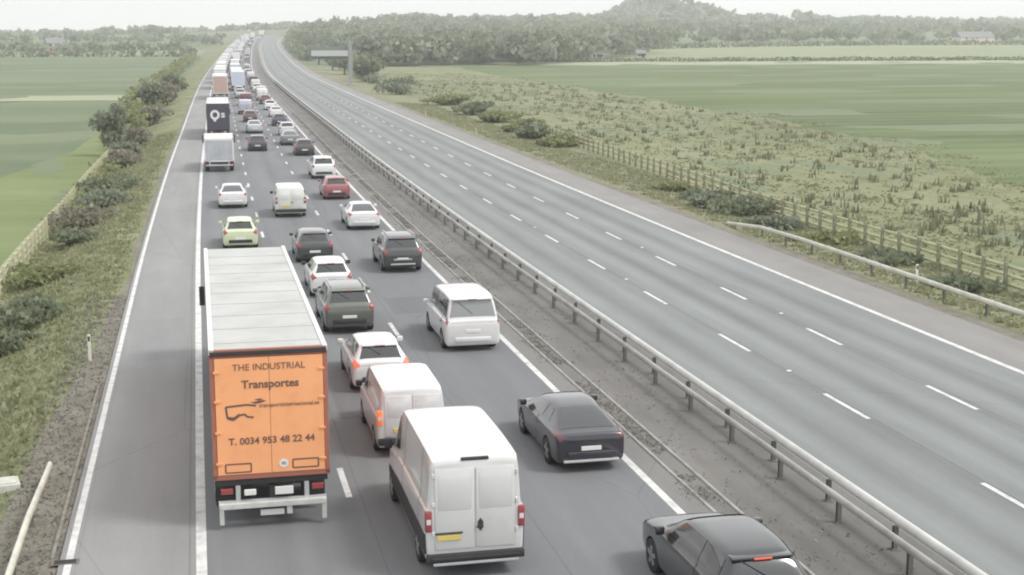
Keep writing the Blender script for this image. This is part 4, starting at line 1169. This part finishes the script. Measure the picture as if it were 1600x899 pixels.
# ring-logo lorry
NAVY = mat('dark purple rear door', (.055, .05, .075), .5, var=.1)
t, rear = lorry(149.5, 1.25, NAVY, mat('dark curtain', (.07, .07, .09), .55), mat('cream roof', (.70, .72, .62), .6), 'dark lorry with a white ring and small white mark on its rear door, left lane', full=False, H=3.8)
t.scale = (.93, 1, 1)
def ring_mesh():
    m = MB(); n = 28; c = (-.33, 2.62); ro, ri = .52, .27
    for i in range(n):
        a, b = 2 * math.pi * i / n, 2 * math.pi * (i + 1) / n
        m.poly([(c[0] + ro * math.cos(a), BR, c[1] + ro * math.sin(a)), (c[0] + ro * math.cos(b), BR, c[1] + ro * math.sin(b)), (c[0] + ri * math.cos(b), BR, c[1] + ri * math.sin(b)), (c[0] + ri * math.cos(a), BR, c[1] + ri * math.sin(a))])
    m.poly([(-.55, BR, 2.2), (-.2, BR, 2.1), (-.25, BR, 1.9), (-.5, BR, 1.98)])
    return m
ring_mesh().obj('ring_logo', PLATEW, rear)
text_part('s', 1.0, .55, 2.36, BR, PLATEW, rear, 1.3, .02, name='letter_mark')

# ---- near cars and vans, every one described
V = vehicle
V('bigvan', 26.0, 5.20, 'white van', 'panel_van', 'large white high-roof van with upright red lamps, nearest vehicle of the middle lane', 'van')
V('smallvan', 34.3, 5.20, 'white', 'panel_van', 'smaller white panel van half hidden in front of the large white van', 'van', opts=('orange',))
V('hatch', 41.0, 5.26, 'white', 'parked_car'.replace('parked_', ''), 'white hatchback with a dark rear window directly ahead of the two white vans', 'car', lit=True)
V('suv', 49.6, 5.22, 'olive', 'car', 'grey-green tall car with a bright roof, between the white hatchback and another white car', 'car', opts=('rails',))
V('hatch', 57.0, 5.27, 'white', 'car', 'white car wedged between the grey-green tall car and a dark grey estate', 'car', opts=('darkmirror',))
V('hatch', 66.2, 5.32, 'charcoal', 'car', 'dark grey car with silvery roof beside the front of the orange lorry', 'car')
V('smallvan', 83.6, 5.22, 'pale cream', 'panel_van', 'small cream white van alone in the middle lane beside the two small white cars', 'van')
V('hatch', 133.5, 4.85, 'charcoal', 'car', 'dark low car in the middle lane beside the white box lorry', 'car')
V('saloon', 158.5, 5.2, 'silver', 'car', 'silver car in the middle lane just beyond the dark low car', 'car')
V('hatch', 179.5, 5.2, 'brown', 'car', 'brown car in the middle lane level with the ring-logo lorry', 'car')
V('hatch', 71.4, 1.95, 'pale green', 'car', 'pale greenish white car directly in front of the orange lorry', 'car')
V('saloon', 88.8, 1.9, 'white', 'car', 'white saloon in the left lane, second ahead of the orange lorry', 'car')
BH = V('hatch', 21.6, 9.66, 'black', 'car', 'black car with a red brake bar cut off by the bottom edge of the picture', 'car', opts=('brakebar',)); BH.scale = (1.07, 1.14, 1.08)
V('saloon', 32.0, 9.34, 'midnight', 'car', 'dark fastback car with sloping rear window in the right lane beside the large white van', 'car', opts=('silverlip', 'dimlamps'))
V('mpv', 45.8, 9.05, 'white', 'people_carrier', 'white people carrier with rear and side windows in the right lane', 'people carrier', opts=('paintedsky',))
V('suv', 62.4, 9.02, 'charcoal', 'car', 'dark off-roader with bright trim across its tail in the right lane', 'car', opts=('brightband', 'rails'))
V('saloon', 77.0, 8.9, 'white', 'car', 'white saloon in the right lane between the dark off-roader and the red car', 'car')
V('hatch', 92.2, 8.75, 'red', 'car', 'red hatchback in the right lane', 'car')
V('suv', 106.0, 9.0, 'white', 'car', 'white off-roader in the right lane right ahead of the red hatchback', 'car')
V('hatch', 127.4, 8.9, 'charcoal', 'car', 'dark hatchback in the right lane second ahead of the red hatchback', 'car')
V('saloon', 140.0, 8.25, 'grey', 'car', 'grey car in the right lane directly ahead of the dark hatchback', 'car')
V('hatch', 153.8, 8.6, 'silver', 'car', 'silver hatchback in the right lane between the grey car and a navy car', 'car')
V('hatch', 171.0, 8.5, 'navy', 'car', 'navy car in the right lane level with the brown car', 'car')
V('saloon', 190.0, 8.9, 'off white', 'car', 'off-white saloon in the right lane just beyond the navy car', 'car')
V('hatch', 209.0, 8.8, 'white', 'car', 'white hatchback in the right lane, second beyond the navy car', 'car')
V('hatch', 227.5, 8.7, 'dark red', 'car', 'dark red car in the right lane beside the plum van', 'car')
V('midvan', 198.0, 5.0, 'lilac', 'panel_van', 'lilac grey van in the middle lane just beyond the brown car', 'van')
V('midvan', 221.5, 5.5, 'dark red', 'panel_van', 'plum coloured van in the middle lane, far in the queue', 'van')

# ---- far queue
ordn = ['first', 'second', 'third', 'fourth', 'fifth', 'sixth', 'seventh', 'eighth', 'ninth', 'tenth', 'eleventh', 'twelfth', 'thirteenth', 'fourteenth', 'fifteenth', 'sixteenth', 'seventeenth', 'eighteenth', 'nineteenth', 'twentieth',
        'twenty-first', 'twenty-second', 'twenty-third', 'twenty-fourth', 'twenty-fifth', 'twenty-sixth', 'twenty-seventh', 'twenty-eighth', 'twenty-ninth', 'thirtieth', 'thirty-first', 'thirty-second', 'thirty-third', 'thirty-fourth', 'thirty-fifth', 'thirty-sixth', 'thirty-seventh', 'thirty-eighth', 'thirty-ninth', 'fortieth']
REDR = mat('faded red rear', (.46, .33, .29), .55, var=.1); BLUR = mat('pale blue rear', (.50, .55, .66), .55, var=.05); GRYR = mat('grey rear', (.40, .40, .42), .55, var=.1)
SIDEG = mat('grey curtain', (.5, .5, .52), .6); ROOFW = mat('white roof sheet', (.76, .76, .74), .6)
lor = [(244, REDR, 'faded red'), (292, WHT, 'white'), (330, GRYR, 'grey'), (364, WHT, 'white'), (392, BLUR, 'pale blue'), (422, WHT, 'white'), (452, GRYR, 'grey'), (482, WHT, 'white'), (512, WHT, 'white'), (545, BLUR, 'pale blue'),
       (578, WHT, 'white'), (612, WHT, 'white'), (648, GRYR, 'grey'), (686, WHT, 'white'), (726, WHT, 'white'), (770, BLUR, 'pale blue'), (815, WHT, 'white'), (865, WHT, 'white'), (920, GRYR, 'grey'), (980, WHT, 'white'), (1040, WHT, 'white'), (1105, WHT, 'white'), (1175, WHT, 'white')]
for i, (s, m_, c) in enumerate(lor):
    lorry(s, 1.7, m_, SIDEG if i % 2 else WHT, ROOFW, '%s lorry in the left lane, %s beyond the ring-logo lorry' % (c, ordn[i]), full=False, H=random.choice((3.9, 4.0, 4.15)))
for i, (s, m_, c) in enumerate([(283, BLUR, 'pale blue'), (318, WHT, 'white'), (372, BLUR, 'pale blue'), (430, WHT, 'white'), (520, WHT, 'white'), (600, GRYR, 'grey'), (700, WHT, 'white'), (800, WHT, 'white'), (890, BLUR, 'pale blue'), (960, WHT, 'white'), (1050, WHT, 'white'), (1140, WHT, 'white')]):
    lorry(s, 5.2, m_, WHT, ROOFW, '%s lorry in the middle lane, %s beyond the plum van' % (c, ordn[i]), full=False, H=random.choice((3.6, 3.9)))
pal = ['white', 'silver', 'charcoal', 'white', 'grey', 'navy', 'white', 'blue', 'silver', 'black', 'dark red', 'off white']
k = 0; s = 240
while s < 1100:
    kd = random.choice(['hatch', 'suv', 'saloon', 'hatch', 'midvan', 'mpv']); c = pal[(k * 5 + 3) % len(pal)]
    nm = 'panel_van' if kd == 'midvan' else ('people_carrier' if kd == 'mpv' else 'car')
    V(kd, s, 8.8 + random.uniform(-.2, .2), c, nm, '%s %s in the right lane, %s beyond the dark red car' % (c, nm.replace('_', ' '), ordn[k]), nm.split('_')[-1] if nm != 'people_carrier' else 'people carrier')
    s += random.uniform(9, 15) + (s - 240) * .03; k += 1
    if k >= 40: break
k = 0
for s in (250, 264, 345, 356, 400, 412, 462, 475, 490, 560, 575, 640, 655, 670, 740, 760):
    kd = random.choice(['hatch', 'suv', 'midvan', 'saloon']); c = pal[(k * 7 + 1) % len(pal)]
    nm = 'panel_van' if kd == 'midvan' else 'car'
    V(kd, s, 5.2 + random.uniform(-.2, .2), c, nm, '%s %s in the middle lane, %s small vehicle beyond the plum van' % (c, nm.replace('_', ' '), ordn[k]), nm.split('_')[-1]); k += 1

# ------------------------------------------------------------------ haze (air of the place)
hm = bpy.data.materials.new('haze'); hm.use_nodes = True
nt = hm.node_tree
for n in list(nt.nodes):
    if n.type != 'OUTPUT_MATERIAL': nt.nodes.remove(n)
pv = nt.nodes.new('ShaderNodeVolumePrincipled'); pv.inputs['Color'].default_value = (.93, .94, .95, 1); pv.inputs['Density'].default_value = .00036
pv.inputs['Anisotropy'].default_value = .2
nt.links.new(pv.outputs[0], [n for n in nt.nodes if n.type == 'OUTPUT_MATERIAL'][0].inputs['Volume'])
m = MB(); m.box(-1600, 4200, -120, 3200, -4, 70)
hz = m.obj('haze', hm); hz['kind'] = 'stuff'; hz['label'] = 'pale overcast haze over the far fields'
scene.cycles.volume_bounces = 1
